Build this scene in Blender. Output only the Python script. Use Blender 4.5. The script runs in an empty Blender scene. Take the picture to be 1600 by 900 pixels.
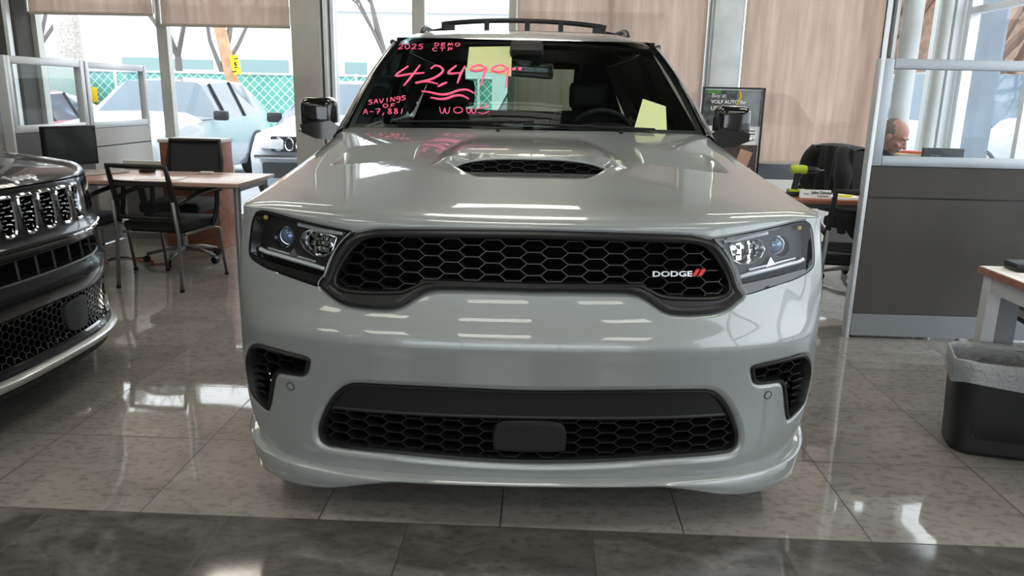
import math
def crspline(pts,n=12):
    out=[]
    m=len(pts)
    for i in range(m-1):
        p0=pts[i-1] if i>0 else tuple(2*a-b for a,b in zip(pts[0],pts[1]))
        p1=pts[i];p2=pts[i+1]
        p3=pts[i+2] if i+2<m else tuple(2*a-b for a,b in zip(pts[-1],pts[-2]))
        for k in range(n):
            t=k/n
            out.append(tuple(.5*(2*b+(c-a)*t+(2*a-5*b+4*c-d)*t*t+(-a+3*b-3*c+d)*t**3) for a,b,c,d in zip(p0,p1,p2,p3)))
    out.append(tuple(pts[-1]))
    return out
def lerp_tab(tab,x):
    if x<=tab[0][0]: return tab[0][1]
    for (a,b),(c,d) in zip(tab,tab[1:]):
        if x<=c:
            t=(x-a)/(c-a); t=t*t*(3-2*t) if False else t
            return b+(d-b)*t
    return tab[-1][1]
def smooth_tab(tab):
    pts=crspline([tuple(map(float,p)) for p in tab],8)
    return lambda x: lerp_tab(pts,x)
def sstep(a,b,x):
    t=min(1,max(0,(x-a)/(b-a))); return t*t*(3-2*t)
import bpy, bmesh, math, random
from mathutils import Vector, Matrix
from mathutils.geometry import delaunay_2d_cdt
random.seed(7)
R_=math.radians
COL=bpy.context.scene.collection

# ---------------------------------------------------------------- materials
def _mat(name):
    m=bpy.data.materials.new(name); m.use_nodes=True
    nt=m.node_tree; nt.nodes.clear()
    out=nt.nodes.new('ShaderNodeOutputMaterial')
    return m,nt,out
def pmat(name,col,rough=.5,metal=0,coat=0,coat_r=.03,spec=.5,emit=None,estr=0,bump=0,bscale=200,var=0,vscale=8,sheen=0):
    m,nt,out=_mat(name)
    b=nt.nodes.new('ShaderNodeBsdfPrincipled')
    b.inputs['Base Color'].default_value=(*col,1); b.inputs['Roughness'].default_value=rough
    b.inputs['Metallic'].default_value=metal; b.inputs['Coat Weight'].default_value=coat
    b.inputs['Coat Roughness'].default_value=coat_r; b.inputs['Specular IOR Level'].default_value=spec
    b.inputs['Sheen Weight'].default_value=sheen
    if emit: b.inputs['Emission Color'].default_value=(*emit,1); b.inputs['Emission Strength'].default_value=estr
    tc=None
    if bump or var:
        tc=nt.nodes.new('ShaderNodeTexCoord')
    if var:
        n=nt.nodes.new('ShaderNodeTexNoise'); n.inputs['Scale'].default_value=vscale; n.inputs['Detail'].default_value=4
        r=nt.nodes.new('ShaderNodeValToRGB')
        r.color_ramp.elements[0].position=.3; r.color_ramp.elements[1].position=.7
        r.color_ramp.elements[0].color=(*[c*(1-var) for c in col],1); r.color_ramp.elements[1].color=(*[min(1,c*(1+var)) for c in col],1)
        nt.links.new(tc.outputs['Object'],n.inputs['Vector']); nt.links.new(n.outputs['Fac'],r.inputs['Fac']); nt.links.new(r.outputs['Color'],b.inputs['Base Color'])
    if bump:
        n=nt.nodes.new('ShaderNodeTexNoise'); n.inputs['Scale'].default_value=bscale
        bp=nt.nodes.new('ShaderNodeBump'); bp.inputs['Strength'].default_value=bump; bp.inputs['Distance'].default_value=.002
        nt.links.new(tc.outputs['Object'],n.inputs['Vector']); nt.links.new(n.outputs['Fac'],bp.inputs['Height']); nt.links.new(bp.outputs['Normal'],b.inputs['Normal'])
    nt.links.new(b.outputs[0],out.inputs[0])
    return m
def glassmat(name,tint=(1,1,1),rough=0.0,f0=1.45,gcol=(1,1,1)):
    m,nt,out=_mat(name)
    t=nt.nodes.new('ShaderNodeBsdfTransparent'); t.inputs[0].default_value=(*tint,1)
    g=nt.nodes.new('ShaderNodeBsdfGlossy'); g.inputs['Roughness'].default_value=rough; g.inputs[0].default_value=(*gcol,1)
    f=nt.nodes.new('ShaderNodeFresnel')
    ge=nt.nodes.new('ShaderNodeNewGeometry'); mm_=nt.nodes.new('ShaderNodeMapRange')
    mm_.inputs['To Min'].default_value=f0; mm_.inputs['To Max'].default_value=1/f0   # a thin sheet reflects alike from both sides
    nt.links.new(ge.outputs['Backfacing'],mm_.inputs['Value']); nt.links.new(mm_.outputs[0],f.inputs[0])
    x=nt.nodes.new('ShaderNodeMixShader')
    nt.links.new(f.outputs[0],x.inputs[0]); nt.links.new(t.outputs[0],x.inputs[1]); nt.links.new(g.outputs[0],x.inputs[2]); nt.links.new(x.outputs[0],out.inputs[0])
    return m
def shade_fabric(name,col,trans):
    # woven roller blind: diffuse + translucent + slightly see-through weave
    m,nt,out=_mat(name)
    tc=nt.nodes.new('ShaderNodeTexCoord'); mp=nt.nodes.new('ShaderNodeMapping'); mp.inputs['Scale'].default_value=(9,9,.8)
    n=nt.nodes.new('ShaderNodeTexNoise'); n.inputs['Scale'].default_value=1.6; n.inputs['Detail'].default_value=5
    r=nt.nodes.new('ShaderNodeValToRGB'); r.color_ramp.elements[0].position=.3; r.color_ramp.elements[1].position=.72
    r.color_ramp.elements[0].color=(*[c*.84 for c in col],1); r.color_ramp.elements[1].color=(*[min(1,c*1.12) for c in col],1)
    nt.links.new(tc.outputs['Object'],mp.inputs[0]); nt.links.new(mp.outputs[0],n.inputs['Vector']); nt.links.new(n.outputs['Fac'],r.inputs['Fac'])
    d=nt.nodes.new('ShaderNodeBsdfDiffuse'); t=nt.nodes.new('ShaderNodeBsdfTranslucent'); tr=nt.nodes.new('ShaderNodeBsdfTransparent')
    nt.links.new(r.outputs[0],d.inputs[0]); nt.links.new(r.outputs[0],t.inputs[0])
    tr.inputs[0].default_value=(.8,.72,.66,1)
    a=nt.nodes.new('ShaderNodeMixShader'); a.inputs[0].default_value=trans
    b=nt.nodes.new('ShaderNodeMixShader'); b.inputs[0].default_value=.035
    nt.links.new(d.outputs[0],a.inputs[1]); nt.links.new(t.outputs[0],a.inputs[2])
    nt.links.new(a.outputs[0],b.inputs[1]); nt.links.new(tr.outputs[0],b.inputs[2]); nt.links.new(b.outputs[0],out.inputs[0])
    return m
def floor_mat(name,c0,c1,c2,rough,scale=1.1,contrast=(.35,.68),warp=2.5,wav=.0006):
    m,nt,out=_mat(name)
    L=nt.links.new; N=nt.nodes.new
    tc=N('ShaderNodeTexCoord'); mp=N('ShaderNodeMapping'); mp.inputs['Scale'].default_value=(1,1.6,1)
    L(tc.outputs['Object'],mp.inputs[0])
    # tile id offset so each tile has its own figure
    sep=N('ShaderNodeSeparateXYZ'); L(tc.outputs['Object'],sep.inputs[0])
    def cell(axis,pitch,off):
        a=N('ShaderNodeMath'); a.operation='ADD'; a.inputs[1].default_value=off; L(sep.outputs[axis],a.inputs[0])
        d=N('ShaderNodeMath'); d.operation='DIVIDE'; d.inputs[1].default_value=pitch; L(a.outputs[0],d.inputs[0])
        f=N('ShaderNodeMath'); f.operation='FLOOR'; L(d.outputs[0],f.inputs[0])
        fr=N('ShaderNodeMath'); fr.operation='PINGPONG'; fr.inputs[1].default_value=.5; L(d.outputs[0],fr.inputs[0])
        return f,fr
    return m,nt,out,tc,mp,sep,cell
def make_floor(name,c0,c1,c2,offx,rough,contrast,nscale,bumpamt):
    m,nt,out,tc,mp,sep,cell=floor_mat(name,c0,c1,c2,rough)
    L=nt.links.new; N=nt.nodes.new
    fx,gx=cell(0,.597,offx); fy,gy=cell(1,.56,-2.235+56*.56)
    cmb=N('ShaderNodeCombineXYZ'); L(fx.outputs[0],cmb.inputs[0]); L(fy.outputs[0],cmb.inputs[1])
    wn=N('ShaderNodeTexWhiteNoise'); wn.noise_dimensions='3D'; L(cmb.outputs[0],wn.inputs[0])
    off=N('ShaderNodeVectorMath'); off.operation='SCALE'; off.inputs['Scale'].default_value=9; L(wn.outputs['Color'],off.inputs[0])
    add=N('ShaderNodeVectorMath'); add.operation='ADD'; L(mp.outputs[0],add.inputs[0]); L(off.outputs[0],add.inputs[1])
    n=N('ShaderNodeTexNoise'); n.inputs['Scale'].default_value=nscale; n.inputs['Detail'].default_value=9; n.inputs['Roughness'].default_value=.6; n.inputs['Distortion'].default_value=1.2
    L(add.outputs[0],n.inputs['Vector'])
    r=N('ShaderNodeValToRGB'); e=r.color_ramp.elements
    e[0].position=contrast[0]; e[0].color=(*c0,1); e[1].position=contrast[1]; e[1].color=(*c2,1)
    k=e.new((contrast[0]+contrast[1])/2); k.color=(*c1,1)
    L(n.outputs['Fac'],r.inputs['Fac'])
    # pits: small darker speckle clusters
    n2=N('ShaderNodeTexNoise'); n2.inputs['Scale'].default_value=26; n2.inputs['Detail'].default_value=6
    L(add.outputs[0],n2.inputs['Vector'])
    r2=N('ShaderNodeValToRGB'); r2.color_ramp.elements[0].position=.36; r2.color_ramp.elements[0].color=(.72,.72,.72,1); r2.color_ramp.elements[1].position=.5; r2.color_ramp.elements[1].color=(1,1,1,1)
    L(n2.outputs['Fac'],r2.inputs['Fac'])
    mul=N('ShaderNodeMixRGB'); mul.blend_type='MULTIPLY'; mul.inputs[0].default_value=.8; L(r.outputs[0],mul.inputs[1]); L(r2.outputs[0],mul.inputs[2])
    # grout: distance to nearest joint
    mn=N('ShaderNodeMath'); mn.operation='MULTIPLY'; mn.inputs[1].default_value=.597; L(gx.outputs[0],mn.inputs[0])
    mn2=N('ShaderNodeMath'); mn2.operation='MULTIPLY'; mn2.inputs[1].default_value=.56; L(gy.outputs[0],mn2.inputs[0])
    mi=N('ShaderNodeMath'); mi.operation='MINIMUM'; L(mn.outputs[0],mi.inputs[0]); L(mn2.outputs[0],mi.inputs[1])
    lt=N('ShaderNodeMath'); lt.operation='LESS_THAN'; lt.inputs[1].default_value=.0024; L(mi.outputs[0],lt.inputs[0])
    g=N('ShaderNodeMixRGB'); L(lt.outputs[0],g.inputs[0]); L(mul.outputs[0],g.inputs[1]); g.inputs[2].default_value=(.05,.047,.043,1)
    b=N('ShaderNodeBsdfPrincipled'); L(g.outputs[0],b.inputs['Base Color'])
    b.inputs['Specular IOR Level'].default_value=1.0
    ra=N('ShaderNodeMath'); ra.operation='MULTIPLY_ADD'; ra.inputs[1].default_value=.5; ra.inputs[2].default_value=rough; L(lt.outputs[0],ra.inputs[0])
    L(ra.outputs[0],b.inputs['Roughness'])
    # slight waviness of the polished surface
    n3=N('ShaderNodeTexNoise'); n3.inputs['Scale'].default_value=3.2; n3.inputs['Detail'].default_value=1
    L(tc.outputs['Object'],n3.inputs['Vector'])
    bp=N('ShaderNodeBump'); bp.inputs['Strength'].default_value=1; bp.inputs['Distance'].default_value=bumpamt; L(n3.outputs['Fac'],bp.inputs['Height']); L(bp.outputs[0],b.inputs['Normal'])
    L(b.outputs[0],out.inputs[0])
    return m
def wood_mat(name,c0,c1,rough=.35):
    m,nt,out=_mat(name); L=nt.links.new; N=nt.nodes.new
    tc=N('ShaderNodeTexCoord'); mp=N('ShaderNodeMapping'); mp.inputs['Scale'].default_value=(1.2,14,14); L(tc.outputs['Object'],mp.inputs[0])
    n=N('ShaderNodeTexNoise'); n.inputs['Scale'].default_value=2.2; n.inputs['Detail'].default_value=6; L(mp.outputs[0],n.inputs['Vector'])
    r=N('ShaderNodeValToRGB'); r.color_ramp.elements[0].position=.3; r.color_ramp.elements[1].position=.7; r.color_ramp.elements[0].color=(*c0,1); r.color_ramp.elements[1].color=(*c1,1); L(n.outputs['Fac'],r.inputs['Fac'])
    b=N('ShaderNodeBsdfPrincipled'); b.inputs['Roughness'].default_value=rough; L(r.outputs[0],b.inputs['Base Color']); L(b.outputs[0],out.inputs[0])
    return m
def glowmat(name,col,s):
    m,nt,out=_mat(name); e=nt.nodes.new('ShaderNodeEmission'); e.inputs[0].default_value=(*col,1); e.inputs[1].default_value=s
    nt.links.new(e.outputs[0],out.inputs[0]); return m

MT=dict(
 paint=pmat('silver_paint',(.325,.347,.35),.36,.18,coat=1,coat_r=.01),
 jeep_paint=pmat('black_paint',(.005,.005,.006),.3,0,coat=.75,coat_r=.01,spec=.3),
 gloss_black=pmat('gloss_black',(.006,.006,.007),.07,0,coat=1),
 satin_black=pmat('satin_black',(.011,.0115,.0125),.36,0),
 matte_black=pmat('matte_black',(.007,.007,.008),.62,0),
 shade_black=pmat('dark_cavity',(.003,.003,.003),.9,0,spec=.1),  # near-black base colour stands in for shade in gaps and openings
 hexm=pmat('grille_plastic',(.012,.012,.013),.26,0),
 chrome=pmat('chrome',(.78,.79,.80),.09,1),
 satin_chrome=pmat('satin_chrome',(.55,.56,.57),.22,1),
 badge_silver=pmat('badge_silver',(.80,.83,.88),.22,.5),
 badge_red=pmat('badge_red',(.62,.03,.03),.3),
 lens=glassmat('clear_lens',(.93,.95,.97),0,1.4),
 wind=glassmat('tinted_windshield',(.62,.70,.66),0,1.12),
 carglass=glassmat('dark_car_glass',(.02,.022,.022),0,1.35),
 pane=glassmat('window_pane',(.93,.96,.97),0,1.25),
 rubber=pmat('tyre_rubber',(.015,.015,.015),.8),
 marker=pmat('pink_marker',(.85,.14,.28),.6,emit=(.9,.16,.3),estr=.32),  # ink given a faint glow of its own colour
 yellow_paper=pmat('yellow_paper',(.92,.82,.52),.8,emit=(.95,.82,.52),estr=.35),  # faint glow added so the sheets stay pale behind tinted glass
 wall=pmat('painted_wall',(.50,.50,.47),.85,bump=.1,bscale=60),
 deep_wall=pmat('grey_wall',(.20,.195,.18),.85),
 dark_wall=pmat('dark_wall',(.10,.098,.09),.8),
 ceil=pmat('ceiling_tile',(.27,.255,.21),.9,bump=.3,bscale=90),
 alu=pmat('window_aluminium',(.52,.52,.49),.45,.25),
 alu_light=pmat('pale_aluminium',(.74,.76,.77),.4,.2),
 alu_dark=pmat('dark_aluminium',(.10,.10,.10),.5,.3),
 column=pmat('column_paint',(.47,.46,.43),.8,var=.08,vscale=3),
 column_b=pmat('pale_column_paint',(.60,.63,.64),.75,var=.1,vscale=4),
 pipe=pmat('pipe_paint',(.50,.51,.49),.55,var=.15,vscale=3),
 blind=shade_fabric('blind_fabric',(.43,.335,.275),.48),
 blind_bar=pmat('blind_bar',(.42,.38,.33),.6),
 part_panel=pmat('partition_fabric',(.085,.079,.072),.8,bump=.35,bscale=500,var=.12,vscale=3),
 part_grey=pmat('partition_light_panel',(.50,.50,.49),.6),
 part_kick=pmat('partition_kick_panel',(.26,.28,.30),.5),
 part_frame=pmat('partition_frame',(.42,.45,.48),.38,.35),
 part_pale=pmat('partition_pale_frame',(.66,.68,.70),.35,.25),
 desk_wood=wood_mat('desk_wood',(.27,.10,.06),(.42,.18,.11)),
 desk_top=wood_mat('desk_top_light',(.46,.30,.24),(.62,.45,.37),.25),
 steel=pmat('grey_steel',(.33,.33,.33),.4,.5),
 steel_w=pmat('white_steel',(.60,.61,.62),.4,.1),
 chair_black=pmat('chair_black_plastic',(.016,.016,.017),.42),
 chair_mesh=pmat('chair_mesh_fabric',(.05,.05,.055),.85),
 chair_leg=pmat('chair_leg_grey',(.25,.25,.25),.35,.6),
 seat_fabric=pmat('black_fabric',(.013,.013,.015),.8,bump=.3,bscale=300,sheen=.15),
 white=pmat('white_panel',(.78,.78,.76),.6),
 paper=pmat('white_paper',(.85,.85,.84),.8),
 black=pmat('black_plastic',(.010,.010,.011),.3),
 dgrey=pmat('dark_grey_plastic',(.055,.06,.065),.4),
 keys=pmat('keyboard_white',(.62,.62,.62),.6),
 bin=pmat('bin_black',(.014,.015,.017),.42,bump=.2,bscale=150),
 bag=glassmat('bin_liner_clear',(.80,.83,.86),.25,1.2),
 bag2=None,
 lime=pmat('drill_green',(.46,.55,.04),.35),
 cable=pmat('red_cable',(.5,.05,.03),.5),
 skin=pmat('skin',(.47,.27,.21),.5,var=.1,vscale=30),
 hair=pmat('grey_hair',(.20,.17,.15),.9,bump=.8,bscale=400),
 cloth=pmat('jacket_black',(.018,.019,.022),.85),
 interior=pmat('car_interior',(.010,.010,.011),.6),
 interior_g=pmat('car_interior_grey',(.03,.032,.034),.6),
 snow=pmat('outdoor_ground',(.42,.44,.47),.9,var=.12,vscale=1.2),
 extwhite=pmat('white_car_paint',(.50,.53,.57),.2,0,coat=1),
 bark_brown=pmat('brown_tree_bark',(.16,.10,.07),.9),
 extblue=pmat('pale_blue_car_paint',(.32,.38,.46),.2,.2,coat=1),
 extred=pmat('red_car_paint',(.42,.05,.08),.2,0,coat=1),
 extgreen=pmat('grey_green_truck_paint',(.30,.36,.32),.35),
 extglass=pmat('car_window_reflection',(.13,.16,.19),.06,.2),
 fence=None,
 bark=pmat('tree_bark',(.20,.18,.17),.9),
 bark_l=pmat('pale_tree_bark',(.50,.46,.42),.9,var=.3,vscale=20),
 pole=pmat('wooden_pole',(.50,.30,.20),.8,var=.15,vscale=6),
 yellow=pmat('yellow_sign',(.85,.58,.02),.6),
 brick=pmat('far_wall_white',(.72,.74,.76),.9),
 bandglass=pmat('far_window_band',(.22,.30,.30),.3),
 drl=pmat('running_light_tube',(.62,.64,.66),.2,.3,coat=1),
 proj=pmat('projector_glass',(.16,.24,.36),.03,.35,coat=1),
 rearglass=glassmat('rear_window_tint',(.50,.60,.53),0,1.2),
 chromedark=pmat('dark_chrome_mesh',(.35,.35,.36),.18,1),
 jeep_silver=pmat('silver_trim_paint',(.62,.63,.63),.28,.6,coat=.5),
 part_dark=pmat('partition_dark_panel',(.13,.135,.14),.55,var=.15,vscale=2),
 eyew=pmat('eye_white',(.6,.58,.55),.3),
 glass_clear=glassmat('quarter_glass',(.75,.8,.8),0,1.1),
 bezel=pmat('lamp_bezel_black',(.004,.004,.005),.35),
 amber=pmat('amber_lamp',(.7,.5,.15),.3),
 orange=pmat('orange_folder',(.75,.18,.10),.6),
)
def lit_bag():
    m,nt,out=_mat('bin_liner')
    L=nt.links.new;N=nt.nodes.new
    t=N('ShaderNodeBsdfTransparent'); t.inputs[0].default_value=(.9,.93,.95,1)
    p=N('ShaderNodeBsdfPrincipled'); p.inputs['Base Color'].default_value=(.62,.66,.68,1); p.inputs['Roughness'].default_value=.22
    tc=N('ShaderNodeTexCoord'); n=N('ShaderNodeTexNoise'); n.inputs['Scale'].default_value=24; n.inputs['Distortion'].default_value=1.5; L(tc.outputs['Object'],n.inputs['Vector'])
    bp=N('ShaderNodeBump'); bp.inputs['Distance'].default_value=.012; L(n.outputs['Fac'],bp.inputs['Height']); L(bp.outputs[0],p.inputs['Normal'])
    x=N('ShaderNodeMixShader'); x.inputs[0].default_value=.62; L(t.outputs[0],x.inputs[1]); L(p.outputs[0],x.inputs[2]); L(x.outputs[0],out.inputs[0])
    return m
MT['bag']=lit_bag()
def seethru():
    m,nt,out=_mat('open_mesh_fabric'); L=nt.links.new;N=nt.nodes.new
    t=N('ShaderNodeBsdfTransparent'); d=N('ShaderNodeBsdfDiffuse'); d.inputs[0].default_value=(.03,.03,.032,1); x=N('ShaderNodeMixShader'); x.inputs[0].default_value=.8
    L(t.outputs[0],x.inputs[1]); L(d.outputs[0],x.inputs[2]); L(x.outputs[0],out.inputs[0]); return m
MT['seethru']=seethru()
def fence_mat():
    m,nt,out=_mat('green_fence_mesh'); L=nt.links.new;N=nt.nodes.new
    tc=N('ShaderNodeTexCoord'); mp=N('ShaderNodeMapping'); mp.inputs['Rotation'].default_value=(0,R_(45),0); mp.inputs['Scale'].default_value=(7,7,7); L(tc.outputs['Object'],mp.inputs[0])
    ck=N('ShaderNodeTexBrick'); ck.offset=0; ck.inputs['Mortar Size'].default_value=.07; ck.inputs['Scale'].default_value=1; ck.inputs['Brick Width'].default_value=1; ck.inputs['Row Height'].default_value=1
    sw=N('ShaderNodeSeparateXYZ'); L(mp.outputs[0],sw.inputs[0]); cb=N('ShaderNodeCombineXYZ'); L(sw.outputs[0],cb.inputs[0]); L(sw.outputs[2],cb.inputs[1]); L(cb.outputs[0],ck.inputs['Vector'])
    ck.inputs['Color1'].default_value=(.15,.38,.33,1); ck.inputs['Color2'].default_value=(.20,.44,.38,1); ck.inputs['Mortar'].default_value=(.60,.78,.72,1)
    b=N('ShaderNodeBsdfPrincipled'); b.inputs['Roughness'].default_value=.9; L(ck.outputs[0],b.inputs['Base Color']); L(b.outputs[0],out.inputs[0]); return m
MT['fence']=fence_mat()
MT['floor_b']=make_floor('polished_grey_tile',(.29,.272,.25),(.355,.335,.31),(.44,.42,.395),(.104+.597*60),.04,(.25,.78),1.3,.0013)
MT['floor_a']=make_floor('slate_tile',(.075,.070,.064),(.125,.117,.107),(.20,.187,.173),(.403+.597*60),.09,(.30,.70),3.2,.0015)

# ---------------------------------------------------------------- mesh helpers
class MB:
    def __init__(s): s.v=[]; s.f=[]; s.n=None
    def add(s,vs,fs):
        o=len(s.v); s.v+= [tuple(v) for v in vs]; s.f+=[tuple(i+o for i in f) for f in fs]; return s
    def box(s,c,d,rz=0,rx=0,ry=0,bev=0):
        M=Matrix.Translation(c)@Matrix.Rotation(rz,4,'Z')@Matrix.Rotation(ry,4,'Y')@Matrix.Rotation(rx,4,'X')
        hx,hy,hz=d[0]/2,d[1]/2,d[2]/2
        b=min(bev,hx*.9,hy*.9,hz*.9)
        if b<=0:
            vs=[M@Vector((x*hx,y*hy,z*hz)) for x in(-1,1) for y in(-1,1) for z in(-1,1)]
            return s.add(vs,[(0,1,3,2),(4,6,7,5),(0,4,5,1),(2,3,7,6),(0,2,6,4),(1,5,7,3)])
        bm=bmesh.new(); bmesh.ops.create_cube(bm,size=1)
        for v in bm.verts: v.co=Vector((v.co.x*d[0],v.co.y*d[1],v.co.z*d[2]))
        bmesh.ops.bevel(bm,geom=bm.edges[:],offset=b,segments=2,affect='EDGES',profile=.6)
        bm.verts.index_update()
        s.add([M@v.co for v in bm.verts],[[v.index for v in f.verts] for f in bm.faces]); bm.free(); return s
    def cyl(s,p0,p1,r0,r1=None,n=14,caps=True):
        r1=r0 if r1 is None else r1
        p0,p1=Vector(p0),Vector(p1); a=(p1-p0).normalized(); u=a.orthogonal().normalized(); w=a.cross(u)
        vs=[]
        for p,r in((p0,r0),(p1,r1)):
            for i in range(n):
                t=2*math.pi*i/n; vs.append(p+(u*math.cos(t)+w*math.sin(t))*r)
        fs=[(i,(i+1)%n,n+(i+1)%n,n+i) for i in range(n)]
        if caps: fs+= [tuple(range(n-1,-1,-1)),tuple(range(n,2*n))]
        return s.add(vs,fs)
    def tube(s,pts,r,n=8,closed=False,caps=True):
        pts=[Vector(p) for p in pts]; m=len(pts); vs=[]
        up=None
        for i,p in enumerate(pts):
            a=pts[(i+1)%m] if (closed or i<m-1) else pts[i]; b=pts[i-1] if (closed or i>0) else pts[i]
            t=(a-b); t=t.normalized() if t.length>1e-9 else Vector((0,0,1))
            if up is None: up=t.orthogonal().normalized()
            up=(up-t*up.dot(t)); up=up.normalized() if up.length>1e-6 else t.orthogonal().normalized()
            w=t.cross(up); rr=r[i] if isinstance(r,(list,tuple)) else r
            for k in range(n):
                q=2*math.pi*k/n; vs.append(p+(up*math.cos(q)+w*math.sin(q))*rr)
        fs=[]
        for i in range(m if closed else m-1):
            j=(i+1)%m
            for k in range(n): fs.append((i*n+k,i*n+(k+1)%n,j*n+(k+1)%n,j*n+k))
        if caps and not closed: fs+=[tuple(range(n-1,-1,-1)),tuple(range((m-1)*n,m*n))]
        return s.add(vs,fs)
    def grid(s,fn,us,vs_,flip=False):
        nu,nv=len(us),len(vs_)
        vs=[fn(u,v) for v in vs_ for u in us]
        fs=[]
        for j in range(nv-1):
            for i in range(nu-1):
                q=(j*nu+i,j*nu+i+1,(j+1)*nu+i+1,(j+1)*nu+i)
                fs.append(q[::-1] if flip else q)
        return s.add(vs,fs)
    def lathe(s,prof,c=(0,0,0),axis='Z',n=24,M=None):
        vs=[]
        for r,h in prof:
            for k in range(n):
                q=2*math.pi*k/n; x,y=r*math.cos(q),r*math.sin(q)
                p={'Z':(x,y,h),'X':(h,x,y),'Y':(x,h,y)}[axis]
                p=Vector(p)
                if M is not None: p=M@p
                vs.append(p+Vector(c))
        fs=[(i*n+k,i*n+(k+1)%n,(i+1)*n+(k+1)%n,(i+1)*n+k) for i in range(len(prof)-1) for k in range(n)]
        return s.add(vs,fs)
    def ball(s,c,r,n=16,sc=(1,1,1)):
        m=n//2; prof=[(max(1e-4,math.sin(math.pi*i/m))*r,-math.cos(math.pi*i/m)*r) for i in range(m+1)]
        o=len(s.v); s.lathe(prof,(0,0,0),'Z',n)
        for i in range(o,len(s.v)):
            x,y,z=s.v[i]; s.v[i]=(x*sc[0]+c[0],y*sc[1]+c[1],z*sc[2]+c[2])
        return s
    def prism(s,poly,fn,d0,d1):
        """poly 2D list, fn(a,b,d)->3D ; caps by triangulation"""
        n=len(poly)
        vs=[fn(a,b,d0) for a,b in poly]+[fn(a,b,d1) for a,b in poly]
        fs=[(i,(i+1)%n,n+(i+1)%n,n+i) for i in range(n)]
        tri=tess(poly)
        fs+=[t[::-1] for t in tri]+[tuple(i+n for i in t) for t in tri]
        return s.add(vs,fs)
def tess(poly):
    n=len(poly)
    r=delaunay_2d_cdt([Vector(p) for p in poly],[(i,(i+1)%n) for i in range(n)],[],0,1e-7)
    out=[]
    vs=r[0]
    mp={}
    for i,o in enumerate(r[3]):
        mp[i]=o[0] if o else None
    for f in r[2]:
        c=(vs[f[0]]+vs[f[1]]+vs[f[2]])/3
        if inpoly(c.x,c.y,poly) and all(mp[i] is not None for i in f): out.append(tuple(mp[i] for i in f))
    return out
def inpoly(x,y,poly):
    c=False; n=len(poly); j=n-1
    for i in range(n):
        xi,yi=poly[i]; xj,yj=poly[j]
        if (yi>y)!=(yj>y) and x<(xj-xi)*(y-yi)/(yj-yi)+xi: c=not c
        j=i
    return c
def obj(name,mb,mat,parent=None,smooth=35,normals=None,loc=None):
    me=bpy.data.meshes.new(name); me.from_pydata([tuple(v) for v in mb.v],[],[tuple(f) for f in mb.f]); me.update()
    me.materials.append(mat)
    if smooth:
        for p in me.polygons: p.use_smooth=True
        if smooth<180 and normals is None: me.set_sharp_from_angle(angle=R_(smooth))
    if normals is not None:
        me.normals_split_custom_set_from_vertices([tuple(n) for n in normals])
    o=bpy.data.objects.new(name,me); COL.objects.link(o)
    if parent is not None: o.parent=parent
    if loc is not None: o.location=loc
    return o
def fixn(o):
    bm=bmesh.new(); bm.from_mesh(o.data); bmesh.ops.recalc_face_normals(bm,faces=bm.faces); bm.to_mesh(o.data); bm.free(); return o
def tag(o,label,cat,group=None):
    o['label']=label; o['category']=cat
    if group: o['group']=group
    return o
def stuff(o): o['kind']='stuff'; return o
def thing(name,label,cat,loc=(0,0,0),rz=0,group=None):
    o=bpy.data.objects.new(name,None); COL.objects.link(o); o.empty_display_size=.1
    o.location=loc; o.rotation_euler=(0,0,rz); return tag(o,label,cat,group)
def struct(name,mb,mat,smooth=30,parent=None):
    o=obj(name,mb,mat,parent,smooth)
    if parent is None: o['kind']='structure'
    return o
def copy_tree(root,label=None,loc=None,rz=None):
    def rec(o,par):
        c=o.copy(); COL.objects.link(c)
        if par is not None: c.parent=par
        for ch in [k for k in bpy.data.objects if k.parent==o and k!=c]: rec(ch,c)
        return c
    c=rec(root,None)
    if label: c['label']=label
    if loc is not None: c.location=loc
    if rz is not None: c.rotation_euler=(0,0,rz)
    return c
def resample(poly,step,closed=True):
    pts=list(poly)+([poly[0]] if closed else [])
    out=[]
    for a,b in zip(pts,pts[1:]):
        n=max(1,int(round(math.dist(a,b)/step)))
        for k in range(n): out.append((a[0]+(b[0]-a[0])*k/n,a[1]+(b[1]-a[1])*k/n))
    if not closed: out.append(pts[-1])
    return out
def smooth_closed(pts,step=.012,n=6):
    m=len(pts); ext=[pts[-2],pts[-1]]+list(pts)+[pts[0],pts[1],pts[2]]
    sp=[]
    for i in range(2,m+2):
        p0,p1,p2,p3=ext[i-1],ext[i],ext[i+1],ext[i+2]
        for k in range(n):
            t=k/n
            sp.append(tuple(.5*(2*b+(c-a)*t+(2*a-5*b+4*c-d)*t*t+(-a+3*b-3*c+d)*t**3) for a,b,c,d in zip(p0,p1,p2,p3)))
    # uniform
    L=[0]; cl=sp+[sp[0]]
    for a,b in zip(cl,cl[1:]): L.append(L[-1]+math.dist(a,b))
    N=max(8,int(L[-1]/step)); out=[]; j=0
    for k in range(N):
        d=L[-1]*k/N
        while L[j+1]<d: j+=1
        t=(d-L[j])/(L[j+1]-L[j]+1e-12); a,b=cl[j],cl[j+1]
        out.append((a[0]+(b[0]-a[0])*t,a[1]+(b[1]-a[1])*t))
    return out
def area2(p): return sum(a[0]*b[1]-b[0]*a[1] for a,b in zip(p,p[1:]+p[:1]))/2
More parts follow.
